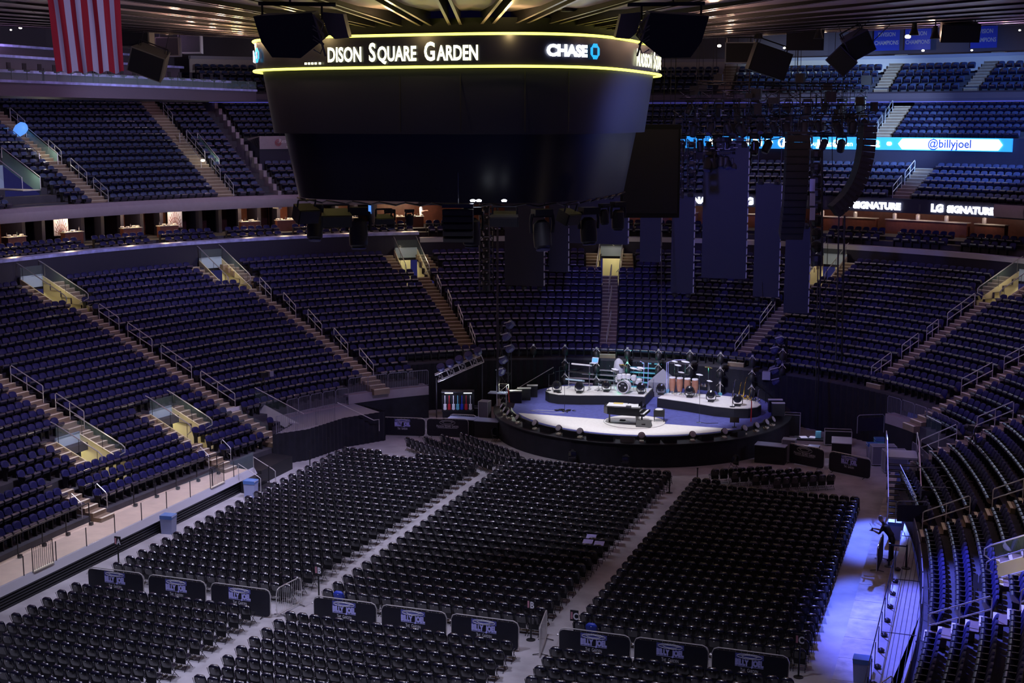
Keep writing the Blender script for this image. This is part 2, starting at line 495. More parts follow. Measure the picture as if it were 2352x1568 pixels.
for t0, s, a, b in AIS:
    stairs(lin(t0, s), a, b, lzc, 1.1, 'brown aisle stairs with pale nosings in the lower bowl, '+NM[t0], 'x') if False else stairs(lin(t0, s), a, b, lzc, 1.1, 'brown aisle stairs with pale nosings in the lower bowl, '+NM[t0])
    for sd, wd_ in ((-1, 'left'), (1, 'right')):
        f = (lambda t0=t0, s=s, sd=sd: (lambda o_: t0+s*o_-sd*math.degrees(1.32/rad(t0, o_))))()
        stairs(f, -2.9, .6, lzc, .85, 'short stairs on the %s of the entry passage, %s' % (wd_, NM[t0]))
stairs(lin(175.2, 0), -13.1, .6, lzc, 1.1, 'long brown aisle stairs down the near left of the lower bowl')
stairs(lin(175.9, 0), -13.1, -13.0, lzc, .1, 'x') if False else None
for vt, nm in ((175.9, 'nearer passage on the left'), (171.8, 'second passage on the left'), (2.4, 'passage on the right')):
    for sd, wd_ in ((-1, 'left'), (1, 'right')):
        f = (lambda vt=vt, sd=sd: (lambda o_: vt-sd*math.degrees(1.30/rad(vt % 360, o_))))()
        stairs(f, -15.9, -13.2, lzc, .8, 'short steps on the %s side of the %s' % (wd_, nm))
for th_, nm in ((178.3, 'nearer'), (172.4, 'farther')):
    stairs(lin(th_, 0), -18.6, -16.1, lzc, .95, 'short pair of steps down to the %s end of the tan walkway' % nm)
for th_, a, nm in ((34.5, -14.9, 'below the camera stand end of the right bowl'), (20, -16.2, 'behind the dark scissor deck on the right'), (7, -17.9, 'beside the person in black'), (359.5, -17.9, 'nearest in the right hand corner')):
    stairs(lin(th_, 0), a, .6, lzc, 1.1, 'aisle stairs %s' % nm)

# ---------------- entry passages (vomitories) ----------------
def vomitory(vt, a, b, nm, low):
    x, y = crv(vt % 360, a); za, zb = lz(a), lz(b)
    t = thing('entry_passage', 'pale walled entry passage with glass guards, '+nm, 'passage', (x, y, za), frot(vt % 360))
    L = b-a; hw = .84; dz = -1.05 if not low else -.9
    wl = MB()
    for sx in (-1, 1):     # side walls, local -y runs outward
        wl.add([(sx*hw, 0, dz), (sx*hw, -L, dz), (sx*hw, -L, zb-za+.25), (sx*hw, 0, .25), (sx*(hw+.06), 0, dz), (sx*(hw+.06), -L, dz), (sx*(hw+.06), -L, zb-za+.25), (sx*(hw+.06), 0, .25)],
               [(0, 1, 2, 3), (4, 7, 6, 5), (3, 2, 6, 7), (0, 3, 7, 4)])
    O('side_wall', wl, 'paleyellow', t)
    O('ramp', MB().box((0, -L/2-1.2, dz), (2*hw, L+2.4, .06)), 'offwhite', t)
    O('lintel', MB().box((0, -L-.05, zb-za+.02), (2*hw, .1, .75)), 'paleblue', t)
    O('corridor_back', MB().box((0, -L-2.3, .6), (2*hw, .06, 3.2)), 'paleyellow', t)
    g = MB()
    for sx in (-1, 1):
        g.add([(sx*hw, 0, .25), (sx*hw, -L, zb-za+.25), (sx*hw, -L, zb-za+1.05), (sx*hw, 0, 1.05)], [(0, 1, 2, 3)])
    g.add([(-hw, -L, zb-za+.3), (hw, -L, zb-za+.3), (hw, -L, zb-za+.95), (-hw, -L, zb-za+.95)], [(0, 1, 2, 3)])
    O('glass_guard', g, 'glass', t)
    gg = MB(); gg.box((-hw+.03, -L/2, 0), (.02, L, .1)) if False else None
    for sx in (-1, 1):
        h = MB(); h.tube([(sx*hw, -L-.3, zb-za+1.2), (sx*hw, -L, zb-za+1.1), (sx*hw, -.2, 1.15), (sx*hw, .0, 1.0), (sx*hw, .0, .75), (sx*(hw-.25), -.5, .45)], .028, 6)
        O('handrail', h, 'steel', t)
        p = MB()
        for q in (.1, .5, .95): p.tube([(sx*hw, -L*q, (zb-za)*q+.2), (sx*hw, -L*q, (zb-za)*q+1.1)], .014, 5)
        O('guard_posts', p, 'darksteel', t)
    k = MB().tube([(-hw, .02, .27), (-hw, -L, zb-za+.27)], .03, 4); O('edge_trim', k, 'nosing', t)
    r = Matrix.Rotation(frot(vt % 360), 3, 'Z'); lp = Vector((x, y, za))+r @ Vector((0, -L-.9, 1.4 if not low else 1.1))
    light('passage_light', 'POINT', lp, 75 if not low else 90, (1, .90, .62), .15)
    lp = Vector((x, y, za))+r @ Vector((0, -L*.5, 1.9))
    light('passage_light', 'POINT', lp, 26, (1, .84, .62), .15)
vn = {'fourth': 'atop the stairs left of the screens', 'c': 'with a copper door straight behind the stage', 'r': 'half hidden by the hanging screens on the right', 'l3': 'atop the stairs above the railed platform', 'l2': 'at the top of the far left stairs', 'r2': 'at the top of the far right stairs', 'a': 'low on the left near the front rows', 'b': 'low on the left, second from the front', 'e': 'on the right with two small framed notices'}
for vt, a, b, n_ in VOMS: vomitory(vt, a, b, vn[n_], n_ in 'abe')

# ---------------- choose which seats are individuals ----------------
FW = Vector((-SYAW*CP, CYAW*CP, -SP)); RT = Vector((CYAW, SYAW, 0)); UP = RT.cross(FW)
def pxof(x, y, z):
    d = Vector((x, y, z-CAMZ)); D = d.dot(FW); return 1176+FPX*d.dot(RT)/D, 784-FPX*d.dot(UP)/D, D
def inview(x, y, z, m=8):
    a, b, D = pxof(x, y, z); return D > 0 and -m < a < 2352+m and -m < b < 1568+m

# find azimuth of a pixel at a given offset
def th_of(px, off, t0=50, t1=190, z=13):
    best = None
    for i in range(700):
        t = t0+(t1-t0)*i/700; x, y = crv(t, off); a, b, D = pxof(x, y, z)
        if D > 20 and (best is None or abs(a-px) < best[0]): best = (abs(a-px), t)
    return best[1]
# ---------------- upper bowl ----------------
UROWS = [2.0+.9*k for k in range(16)]
um = MB()
def usect(th, off):
    """does the upper bowl have a row here"""
    if th >= 141.3: return True
    if off < 6.0: return True
    return 9.6 < off < 15
up_pts = arc(52, 192, 8, .8)
U_AIS = [(162.0, .75, 0, 16), (147.0, .75, 0, 16), (167.6, 1.2, 0, 8), (68.0, .9, 0, 6), (74.9, .95, 9, 16), (100, .8, 0, 16), (122, .8, 0, 16), (141.3, .75, 0, 16), (61, .4, 9, 16), (177, .8, 0, 16)]
for k, off in enumerate(UROWS):
    z = uz(off)
    for i in range(len(up_pts)-1):
        a, b = up_pts[i], up_pts[i+1]; m_ = (a+b)/2
        if not usect(m_, off): continue
        if abs(m_-167.6) < 1.1 and 4.4 < off < 8: continue
        o0, o1 = off-.2, off+.7
        P0, P1, P2, P3 = crv(a, o0), crv(b, o0), crv(b, o1), crv(a, o1)
        um.add([(*P0, z), (*P1, z), (*P2, z), (*P3, z), (*P0, z-.46), (*P1, z-.46)], [(1, 0, 3, 2), (0, 1, 5, 4)])
    rg = []
    cuts = [(c, h) for c, h, lo, hi in U_AIS if lo <= off <= hi]
    for a, b in split(52, 190, cuts, off):
        mid = [141.3]
        if usect((a+b)/2, off): rg.append((a, b))
    row_seats(off, z, rg, 'up', .56)
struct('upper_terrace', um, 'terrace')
for c, h, lo, hi in U_AIS:
    if c in (61, 141.3): continue
    a = 2.0 if lo == 0 else 10.0; b = 15.6 if c >= 141 else (6.2 if lo == 0 and c < 140 else 15.0)
    if c in (100, 122): b = 6.2
    if c == 167.6: a, b = 8.2, 15.6
    stairs(lin(c, 0), a, b, lambda o_: uz(o_), 1.3, 'tan stairs in the upper seating, %s' % {162.0: 'leftmost flight, beside the blue bag', 147.0: 'flight between the two dark blocks on the left', 167.6: 'flight at the far left edge', 68.0: 'lower flight right of the hanging speakers', 74.9: 'upper flight above the ticker screen on the right', 100: 'flight behind the stage screens', 122: 'flight behind the big scoreboard', 141.3: 'flight beside the tan sign wall', 177: 'flight out past the left edge'}[c], 2)
# end wall with the ticker screen, mid height
struct('wall_upper_middle', ring(MB(), 52, 140.6, [(6.3, 14.6), (6.3, 17.35), (9.7, 16.9)]), 'darkwall')
# lounge windows in that wall
# lower edge band and fascias
struct('trim_2', ring(MB(), 124.5, 192, closed([(1.7, 12.45), (1.5, 12.75), (1.5, 13.05), (1.75, 13.3), (2.4, 13.3), (2.4, 12.45)]), cap=False), 'mauve', True)
struct('trim_3', ring(MB(), 50, 124.5, closed([(1.8, 12.3), (1.8, 13.25), (2.4, 13.25), (2.4, 12.3)]), cap=False), 'darkwall')
struct('trim_4', ring(MB(), 53.0, 56.5, closed([(1.6, 12.4), (1.5, 12.8), (1.6, 13.2), (1.75, 13.2), (1.75, 12.4)]), cap=False), 'mauve', True)
# ---------------- suites ring ----------------
struct('suite_floor', ring(MB(), 45, 192, [(2.5, 9.85), (2.7, 9.85), (2.7, 10.22), (3.7, 10.22), (3.7, 10.45), (8.6, 10.45)]), 'terrace')
struct('wall_suites', ring(MB(), 45, 192, [(8.4, 10.1), (8.4, 12.9)]), 'wood')
struct('ceiling_suites', ring(MB(), 45, 192, [(8.5, 12.7), (2.3, 12.5)]), 'darkwall')
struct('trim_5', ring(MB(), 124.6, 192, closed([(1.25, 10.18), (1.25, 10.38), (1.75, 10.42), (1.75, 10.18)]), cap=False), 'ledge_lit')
struct('trim_6', ring(MB(), 45, 124.5, closed([(1.25, 9.6), (1.25, 9.93), (1.7, 9.95), (1.7, 9.6)]), cap=False), 'lightgrey')
struct('wall_ledge', ring(MB(), 124.6, 192, [(1.3, 8.6), (1.3, 10.3)]), 'darkwall')
# seats in front of the suites
for off, z in ((2.15, 9.85), (2.95, 10.22)):
    rg = split(46, 190, [(46+t*7.8, .5) for t in range(19)], off)
    row_seats(off, z, [(a, b) for a, b in rg if b > 126 or off < 3], 'suite', .58)
# partitions, lamps and furniture of the suites
PT = MB()
for i in range(30):
    th = 128+i*2.15
    if th > 188: break
    x, y = crv(th, 7.3); PT.box((x, y, 11.4), (.25, 2.2, 2.6), frot(th))
struct('wall_partitions', PT, 'darkwall')
names = ['beige buffet table in a suite, %s' % s for s in ('far left with white plates', 'left of the shell wall panel', 'with glasses beside the shell panel', 'right of the shell panel', 'next to the left screen', 'with white napkins in the orange room', 'below the second screen', 'beside the attendant in the white cap', 'with bottles on the far left edge', 'in front of the orange door')]
for i, (px, py) in enumerate([(35, 540), (165, 530), (300, 520), (385, 512), (572, 508), (655, 503), (705, 502), (800, 500), (930, 498), (975, 497)]):
    th = th_of(px, 5.2, 124, 191, 11.3); p = Vector((*crv(th, 5.2), 0)); rz = frot(th)
    t = thing('buffet_table', names[i], 'table', (p.x, p.y, 10.45), rz)
    O('tabletop', MB().box((0, 0, .8), (1.5, .6, .05)), 'offwhite', t); O('cabinet', MB().box((0, 0, .4), (1.4, .5, .78)), 'wood', t)
    for j in range(5):
        q = Matrix.Rotation(rz, 3, 'Z') @ Vector((-.6+.3*j, random.uniform(-.15, .15), 0)); kind = (i+j) % 3
        if kind == 0: o = O('plate_stack', MB().lathe([(.05, 0), (.13, .02), (.13, .10), (.10, .11)], (0, 0, 0), 10), 'white', None); lab, cat = 'stack of white plates on a suite buffet', 'plates'
        elif kind == 1: o = O('bottle', MB().lathe([(.035, 0), (.035, .16), (.012, .21), (.012, .28)], (0, 0, 0), 8), 'glass' if j % 2 else 'greyp', None); lab, cat = 'small bottle on a suite buffet', 'bottle'
        else: o = O('folded_napkins', MB().box((0, 0, .05), (.2, .16, .1)), 'white', None); lab, cat = 'folded white napkins on a suite buffet', 'napkins'
        o.location = (p.x+q.x, p.y+q.y, 10.45+.828); tag(o, lab+', '+names[i].split(', ')[1], cat, 'items on the suite buffets')
    light('suite_light', 'POINT', (p.x, p.y, 12.2), 110, WARM, .1)
for px, D_, nm in ((402, 0, 'farther'), (140, 0, 'nearer')):
    th = th_of(px, 6.0, 124, 191, 11.5); x, y = crv(th, 6.0)
    t = thing('wall_panel', '%s pink wall panel with a radiating shell pattern in a suite' % nm, 'wall panel', (x, y, 11.0), frot(th))
    O('board', MB().box((0, 0, .75), (1.1, .06, 1.5)), 'lightgrey', t)
    rays = MB()
    for j in range(13):
        a = PI*j/12; rays.tube([(.1*math.cos(a), .035, .05+.1*math.sin(a)), (.53*math.cos(a), .035, .05+1.2*math.sin(a)*.9)], .02, 4)
    for r_ in (.25, .42): rays.tube([(r_*math.cos(PI*j/12), .035, .05+1.6*r_*math.sin(PI*j/12)) for j in range(13)], .018, 4)
    O('shell_rays', rays, 'wood', t)
    light('suite_light', 'POINT', Vector((x, y, 12.0))+Matrix.Rotation(frot(th), 3, 'Z') @ Vector((0, .7, 0)), 22, (1, .8, .75), .1)
for px, py, nm in ((679, 480, 'left'), (854, 481, 'right')):
    th = th_of(px, 7.2, 100, 191, 11.8); p = Vector((*crv(th, 7.2), 11.75))
    t = thing('television', '%s wall television showing a blue picture in the suites' % nm, 'television', p, frot(th)+(.5 if nm == 'left' else 0))
    O('case', MB().box((0, -.03, 0), (.62, .05, .80)), 'black', t); O('picture', MB().box((0, 0, 0), (.56, .02, .74)), 'tvblue', t)
for px in (631, 706): 
    th = th_of(px, 8.0, 100, 191, 11.3); x, y = crv(th, 8.0)
    o = O('cupboard_door', MB().box((0, 0, .95), (.9, .08, 2.0)), 'orangewood'); o.location = (x, y, 10.45); o.rotation_euler = (0, 0, frot(th))
    tag(o, 'orange timber door panel lit in the suites, %s one' % ('left' if px == 631 else 'right'), 'door')
    light('suite_light', 'POINT', (x*.97+CX*.03, y*.97+YE*.03, 12.1), 40, (1, .62, .32), .1)
# right hand suites: counters and steel urns
for i, (px, py) in enumerate([(1460, 488), (1570, 488), (1725, 490), (1980, 500), (2070, 490), (2125, 512), (2190, 505), (2278, 520), (1905, 500)]):
    th = th_of(px, 6.5, 50, 125, 11.3); x, y = crv(th, 6.5)
    t = thing('bar_counter', 'dark timber bar counter behind the far seats, %s' % ['left of the narrow screen', 'under the first lit letters', 'between the two tall screens', 'under the partly hidden lit name', 'with the framed picture', 'with a steel urn', 'under the right hand lit name', 'farthest right', 'behind the hanging speakers'][i], 'bar', (x, y, 10.45), frot(th))
    O('cabinet', MB().box((0, 0, .5), (2.2, .5, 1.0)), 'wood', t); O('countertop', MB().box((0, 0, 1.03), (2.3, .62, .06)), 'offwhite', t)
    O('urn', MB().lathe([(.13, 0), (.15, .1), (.15, .38), (.05, .44)], (.5, .1, 1.06), 12), 'steel', t)
    light('suite_light', 'POINT', (x*.985+CX*.015, y*.985+YE*.015, 12.1), 26, (1, .72, .62), .1)
# ribbon letters
def ringtext(mb, th_c, off, zc, parts, mirror=False):
    rr = rad(th_c, off)
    def fn(x, y):
        t = th_c-math.degrees(x/rr); X, Y = crv(t, off-.06); return (X, Y, zc+y)
    return words(mb, parts, fn)
lg = thing('lit_sign_band', 'run of white lit words on the dark band under the far seating', 'sign', (0, 0, 0))
for px in (2212, 1998, 1790-15, 1600):
    b = MB(); ringtext(b, th_of(px, 1.75, 55, 125), 1.75, 12.52, [('LG', .66, 1.12, .05, .25), ('SIGNATURE', .60, 1.08, .045, 0)]); O('lettering', b, 'led_bluewhite', lg)
tk = thing('ticker_screen', 'long bright blue ticker screen with white words above the far seats', 'screen', (0, 0, 0))
ta, tb = th_of(2325, 6.2, 52, 130, 17), 140
O('display', ring(MB(), ta, 118, closed([(6.1, 16.45), (6.1, 17.35), (6.25, 17.35), (6.25, 16.45)]), cap=True), 'led_sky', tk)
tx = MB()
for px, s, sz in ((1740, 'JUN 8', .62), (1905, 'JUL 27', .62), (2010, '22', .6), (1655, 'JUN 5', .62)):
    ringtext(tx, th_of(px, 6, 52, 130, 17), 6.08, 16.68, [(s, sz, 1.15, .04, 0)])
O('dates', tx, 'led_white', tk)
t2 = MB(); ringtext(t2, th_of(1905, 6, 52, 130, 17), 6.09, 16.70, [('soundcaregarden', .5, 1.0, 0, 0)]); O('thin_words', t2, 'led_white', tk)
pl = MB(); ph = []
rr = rad(60, 6)
def pill(px0, px1, r_):
    a, b = th_of(px0, 6, 52, 130, 17), th_of(px1, 6, 52, 130, 17); N = 26; vs = []; 
    for i in range(N+1):
        t = a+(b-a)*i/N; s_ = (a-t)*PI/180*rr; e = (t-b)*PI/180*rr; q = min(abs(s_), abs(e)); h = r_ if q > r_ else math.sqrt(max(0, r_*r_-(r_-q)**2))
        x, y = crv(t, 6.03); vs += [(x, y, 16.9-h), (x, y, 16.9+h)]
    pl.add(vs, [(2*i, 2*i+1, 2*i+3, 2*i+2) for i in range(N)])
pill(2063, 2302, .37); pill(1786, 1806, .36); pill(2037, 2049, .13); pill(1768, 1776, .13)
O('white_badges', pl, 'led_white', tk)
t3 = MB(); ringtext(t3, th_of(2182, 6, 52, 130, 17), 6.0, 16.68, [('@billyjoel', .80, 1.0, .015, 0)]); O('handle_name', t3, 'led_navy', tk)
t4 = MB(); ringtext(t4, th_of(1796, 6, 52, 130, 17), 6.0, 16.72, [('f', .62, 1.1, .03, 0)]); O('letter_badge', t4, 'led_sky', tk)
# sign wall on the left
sw = thing('sign_wall', 'tan end wall with a dim red emblem and white script lettering', 'sign', (0, 0, 0))
O('board', ring(MB(), 134.0, 140.6, [(6.2, 16.45), (6.2, 17.4), (9, 17.2)]), 'mauve', sw)
b = MB(); ringtext(b, 136.9, 6.15, 16.9, [('Resorts World', .42, .9, 0, 0)]); ringtext(b, 136.4, 6.15, 16.72, [('CASINO', .17, 1, 0, 0)]); ringtext(b, 136.9, 6.15, 16.55, [('NEW YORK CITY', .15, 1, 0, 0)]); O('script', b, 'white', sw)
x, y = crv(138.6, 6.12); em = MB(); 
for r_ in (.10, .17, .24): em.tube([(x+math.cos(a)*r_*math.cos(math.radians(48)), y+math.cos(a)*r_*math.sin(math.radians(48)), 16.92+r_*math.sin(a)) for a in [2*PI*i/16 for i in range(16)]], .015, 4, closed=True)
O('emblem', em, 'red', sw)
struct('wall_upper_left', ring(MB(), 141.3, 192, [(16.3, 19), (16.3, 20.8)]), 'darkwall')
sp = MB(); 
for o_ in [2+.9*k for k in range(16)]:
    x, y = crv(141.0, o_+.4); sp.box((x, y, uz(o_)+.0), (.25, 1.1, 1.3), frot(141))
struct('wall_block_end', sp, 'mauve')

# ---------------- top level at the far end ----------------
struct('trim_7', ring(MB(), 55, 141.5, closed([(14.9, 19.95), (14.8, 20.2), (14.8, 20.62), (15.1, 20.75), (16.4, 20.75), (16.4, 19.95)]), cap=False), 'fascia')
struct('trim_8', ring(MB(), 55, 141.5, closed([(14.78, 19.93), (14.78, 19.98), (14.95, 19.98), (14.95, 19.93)]), cap=False), 'led_ambient')
tt = MB(); TOPR = [16.0+1.0*k for k in range(4)]
for k, off in enumerate(TOPR):
    z = 20.55+.55*k; ring(tt, 55, 141, [(off-.3, z-.5), (off-.3, z), (off+.7, z)])
    row_seats(off, z, split(56, 141, [(c, .8) for c in (62.5, 77.5, 69.5, 92, 106, 120, 134)], off), 'top', .62)
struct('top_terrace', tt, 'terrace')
for c in (62.5, 77.5, 69.5, 92, 106, 120, 134):
    stairs(lin(c, 0), 15.9, 21.6, lambda o_: 20.5+.55*(o_-16), 1.1, 'short top level stairs, %s' % {62.5: 'far right corner', 69.5: 'second from the far right', 77.5: 'right of the tilted speakers', 92: 'behind the rigging', 106: 'behind the scoreboard edge', 120: 'hidden side of the scoreboard', 134: 'left by the beige wall'}[c], 2) if c in (62.5, 69.5, 77.5, 92, 134) else None
struct('wall_top_parapet', ring(MB(), 55, 141, closed([(20.4, 22.4), (20.4, 23.55), (20.6, 23.55), (20.6, 22.4)]), cap=False), 'offwhite')
struct('trim_9', ring(MB(), 55, 141, closed([(20.25, 23.5), (20.25, 23.75), (20.7, 23.75), (20.7, 23.5)]), cap=False), 'lightgrey')
struct('wall_top_back', ring(MB(), 50, 200, [(27, 15), (27, 31)], 3), 'fascia')
struct('top_walkway', ring(MB(), 50, 141.5, [(20.5, 22.4), (27, 22.4)], 3), 'terrace')
for i, (px, w_) in enumerate([(2265, 0), (2112, 0), (2040, 0)]):
    th = th_of(px, 26.6, 50, 120, 26); x, y = crv(th, 26.3)
    t = thing('hanging_banner', 'blue championship banner hung high on the far wall, %s' % ['rightmost', 'middle one, partly hidden by a lamp', 'left one behind the tilted speaker'][i], 'banner', (x, y, 25.4), frot(th))
    O('cloth', MB().box((0, 0, 0), (2.2, .04, 1.9)), 'bluechair', t)
    b = MB(); words(b, [('DIVISION', .48, .75, .01, 0)], lambda x_, y_: (-x_, .04, .25+y_)); words(b, [('CHAMPIONS', .48, .75, .01, 0)], lambda x_, y_: (-x_, .04, -.45+y_)); O('lettering', b, 'lightgrey', t)
for i, (px, py, s_) in enumerate([(2085, 88, 1.0), (2312, 48, .5), (2342, 71, .4), (1690, 112, .9), (1740, 118, .8), (2120, 118, .5), (2232, 117, .4), (1652, 108, .7), (47, 66, .5), (25, 70, .3), (40, 139, .5), (70, 139, .5), (27, 142, .4), (165, 172, .5), (1802, 112, .5)]):
    left = px < 600; p = at(px, py, 98 if not left else 86)
    o = O('ceiling_downlight', MB().lathe([(.12, 0), (.2, .05), (.2, .18), (.1, .25)], (0, 0, 0), 10), 'warmlamp'); o.location = p; o.scale = (s_, s_, s_)
    tag(o, 'small bright round lamp under the top level roof, %s' % ('%s at the far left' % ['', '', '', '', '', '', '', '', 'high one', 'dim high one', 'middle one', 'second middle one', 'leftmost one', 'starry one below the flag'][i] if left else ['large pink glowing one', 'bright one right of the banner', 'faint one at the right edge', 'left of the box speakers', 'next along', 'over the railings', 'over the parapet', 'behind the big speaker cluster', '', '', '', '', '', '', 'between the hanging boxes'][i]), 'lamp')
for th in (60, 68, 78, 90, 102, 115, 130):
    x, y = crv(th, 22.5); light('top_light', 'POINT', (x, y, 24.6), 45, (.9, .9, 1), .2)

# ---------------- hanging walkway ("bridge") on the left ----------------
br = thing('hanging_walkway', 'long mauve hanging walkway with a lit blue counter along its edge', 'walkway', (-49.4, 40, 19.85))
O('deck_box', MB().add([(-6, 0, 0), (0, 0, 0), (0, 46, 0), (-6, 46, 0), (-6, 0, .6), (0, 0, .72), (0, 46, .72), (-6, 46, .6)], [(3, 2, 1, 0), (4, 5, 6, 7), (0, 1, 5, 4), (1, 2, 6, 5), (2, 3, 7, 6), (3, 0, 4, 7)]), 'fascia', br)
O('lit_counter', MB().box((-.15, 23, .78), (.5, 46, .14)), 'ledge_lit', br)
O('glass_front', MB().box((.02, 23, 1.1), (.02, 46, .6)), 'glass', br)
for i in range(11): O('post', MB().box((-.05, 1+i*4.4, 1.15), (.05, .05, .8)), 'darksteel', br) 
for k, (dx, z) in enumerate(((-4, 21.35), (-8, 22.45), (-12, 23.4))):
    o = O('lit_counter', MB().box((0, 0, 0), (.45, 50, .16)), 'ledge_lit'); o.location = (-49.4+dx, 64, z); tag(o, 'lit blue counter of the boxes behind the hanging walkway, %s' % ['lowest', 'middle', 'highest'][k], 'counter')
    o = O('box_front', MB().box((0, 0, 0), (.3, 50, .75)), 'fascia'); o.location = (-49.4+dx-.3, 64, z-.45); tag(o, 'dark front of the boxes behind the hanging walkway, %s tier' % ['lowest', 'middle', 'highest'][k], 'box front')
random.seed(3)
for i in range(34):
    o = O('bar_stool', MB().lathe([(.16, 0), (.02, .04), (.02, .65), (.17, .68), (.17, .76)], (0, 0, 0), 8).box((-.16, 0, .95), (.04, .32, .35)), 'black') if i == 0 else bpy.data.objects['bar_stool'].copy()
    if i: C.objects.link(o)
    o.location = (-50.35, 41+i*1.28, 20.55); tag(o, 'black bar stool behind the lit counter of the hanging walkway', 'stool', 'bar stools on the hanging walkway')
rn = O('room_panel', MB().box((0, 0, 0), (.1, 1.6, 1.0)), 'white'); rn.location = (-53.4, 54.4, 22.0); tag(rn, 'bright white lit doorway in the far left boxes', 'panel')
for y in (46, 56, 70, 80): light('box_light', 'POINT', (-53.5, y, 22.0), 9, (1, .9, .8), .1)
cs = thing('name_sign', 'tan backlit sign with a blue emblem and pale letters on the hanging walkway', 'sign', (-49.33, 57.1, 20.22))
O('board', MB().box((0, .3, 0), (.06, 3.6, .62)), 'tan', cs)
b = MB(); words(b, [('BRIDGE', .46, .95, .01, 0)], lambda x, y: (.045, .75+x, -.17+y)); O('lettering', b, 'white', cs)
oc = MB()
def octmark(mb, fn, s):
    for k in range(4):
        a = k*PI/2; R_ = lambda x, y: (x*math.cos(a)-y*math.sin(a), x*math.sin(a)+y*math.cos(a))
        q = [(-.42, .20), (-.20, .20), (.42, .20), (.42, .28), (.24, .5), (-.20, .5)]; q = [(-.42, .24), (.24, .24), (.24, .5), (-.2, .5)]
        mb.add([fn(*[c*s for c in R_(*p)]) for p in q], [(0, 1, 2, 3)])
octmark(oc, lambda x, y: (.045, -1.05+x, y), .5); O('emblem', oc, 'led_cyan', cs)

# ---------------- ceiling ----------------
HUB = (-19.4, 50.0); NB = 40
def cz(r): return 21.35+.067*r
def hub_r(a): return 6.5
pan = MB(); slot = MB(); fl = MB()
for i in range(NB):
    a0 = 2*PI*i/NB; a1 = 2*PI*(i+1)/NB
    rs = [6.6, 10, 16, 24, 34, 46, 58, 74]
    for j in range(len(rs)-1):
        r0, r1 = rs[j], rs[j+1]
        def P(a, r, s, dz): # s sideways metres
            return (HUB[0]+r*math.cos(a)-s*math.sin(a), HUB[1]+r*math.sin(a)+s*math.cos(a), cz(r)+dz)
        am = (a0+a1)/2; w0, w1 = .19, .19
        h0, h1 = (.45 if r0 < 8 else .16 if r0 < 12 else .05), (.16 if r1 < 12 else .05)
        pan.add([P(a0, r0, w0, h0), P(a0, r1, w1, h1), P(am, r1, 0, h1+.04), P(am, r0, 0, h0+.02)], [(0, 1, 2, 3)])
        pan.add([P(am, r0, 0, h0+.02), P(am, r1, 0, h1+.04), P(a1, r1, -w1, h1), P(a1, r0, -w0, h0)], [(0, 1, 2, 3)])
        slot.add([P(a0, r0, -w0, h0+.3), P(a0, r1, -w1, h1+.3), P(a0, r1, w1, h1+.3), P(a0, r0, w0, h0+.3)], [(0, 1, 2, 3)])
        slot.add([P(a0, r0, -w0, 0), P(a0, r1, -w1, 0), P(a0, r1, -w1, h1+.3), P(a0, r0, -w0, h0+.3)], [(0, 1, 2, 3)])
        slot.add([P(a0, r0, w0, 0), P(a0, r1, w1, 0), P(a0, r1, w1, h1+.3), P(a0, r0, w0, h0+.3)], [(0, 1, 2, 3)])
        for s in (-w0, w0): fl.add([P(a0, r0, s-.05, -.03), P(a0, r1, s-.05, -.03), P(a0, r1, s+.05, -.03), P(a0, r0, s+.05, -.03)], [(0, 1, 2, 3)])
cl = struct('ceiling', pan, 'ceil'); O('beam_troughs', slot, 'slot', cl); O('beam_flanges', fl, 'ceil', cl)
# warm coffer lamps grazing the ceiling panels
random.seed(11)
for a, r in [((q+.5)*9, r_) for q in (11, 12, 13, 14, 15, 16, 17, 18) for r_ in (20,)]+[((q+.5)*9, 22) for q in (4, 5, 6, 7, 8, 9, 10)]+[((q+.5)*9, 38) for q in (6, 9, 12, 14, 16)]:
    t = math.radians(a); x, y = HUB[0]+r*math.cos(t), HUB[1]+r*math.sin(t)
    light('coffer_light', 'POINT', (x, y, cz(r)-.45), 60, (1, .62, .42), .12)
for x, y in ((-25.2, 41.6), (-28.0, 44.1), (-28.2, 45.9), (-26.4, 40.6), (-28.6, 48.6), (-8.8, 45.2), (-9.3, 47.4), (-9.2, 50.8), (-10.2, 55.8)):
    light('coffer_light', 'POINT', (x, y, cz(math.hypot(x-HUB[0], y-HUB[1]))-.35), 55, (1, .62, .42), .12)
for a in (200, 225, 250, 275, 300): 
    t = math.radians(a); light('coffer_light', 'POINT', (HUB[0]+9*math.cos(t), HUB[1]+9*math.sin(t), cz(9)-.5), 60, (1, .70, .30), .12)
for a, r in [(q, 46) for q in range(20, 200, 22)]+[(q, 30) for q in (30, 55, 150, 172, 190)]:
    t = math.radians(a); x, y = HUB[0]+r*math.cos(t), HUB[1]+r*math.sin(t); light('uplight', 'SPOT', (x, y, cz(r)-2.2), 1100, (.72, .48, .95), .3, (x, y, 40), 158, .4)

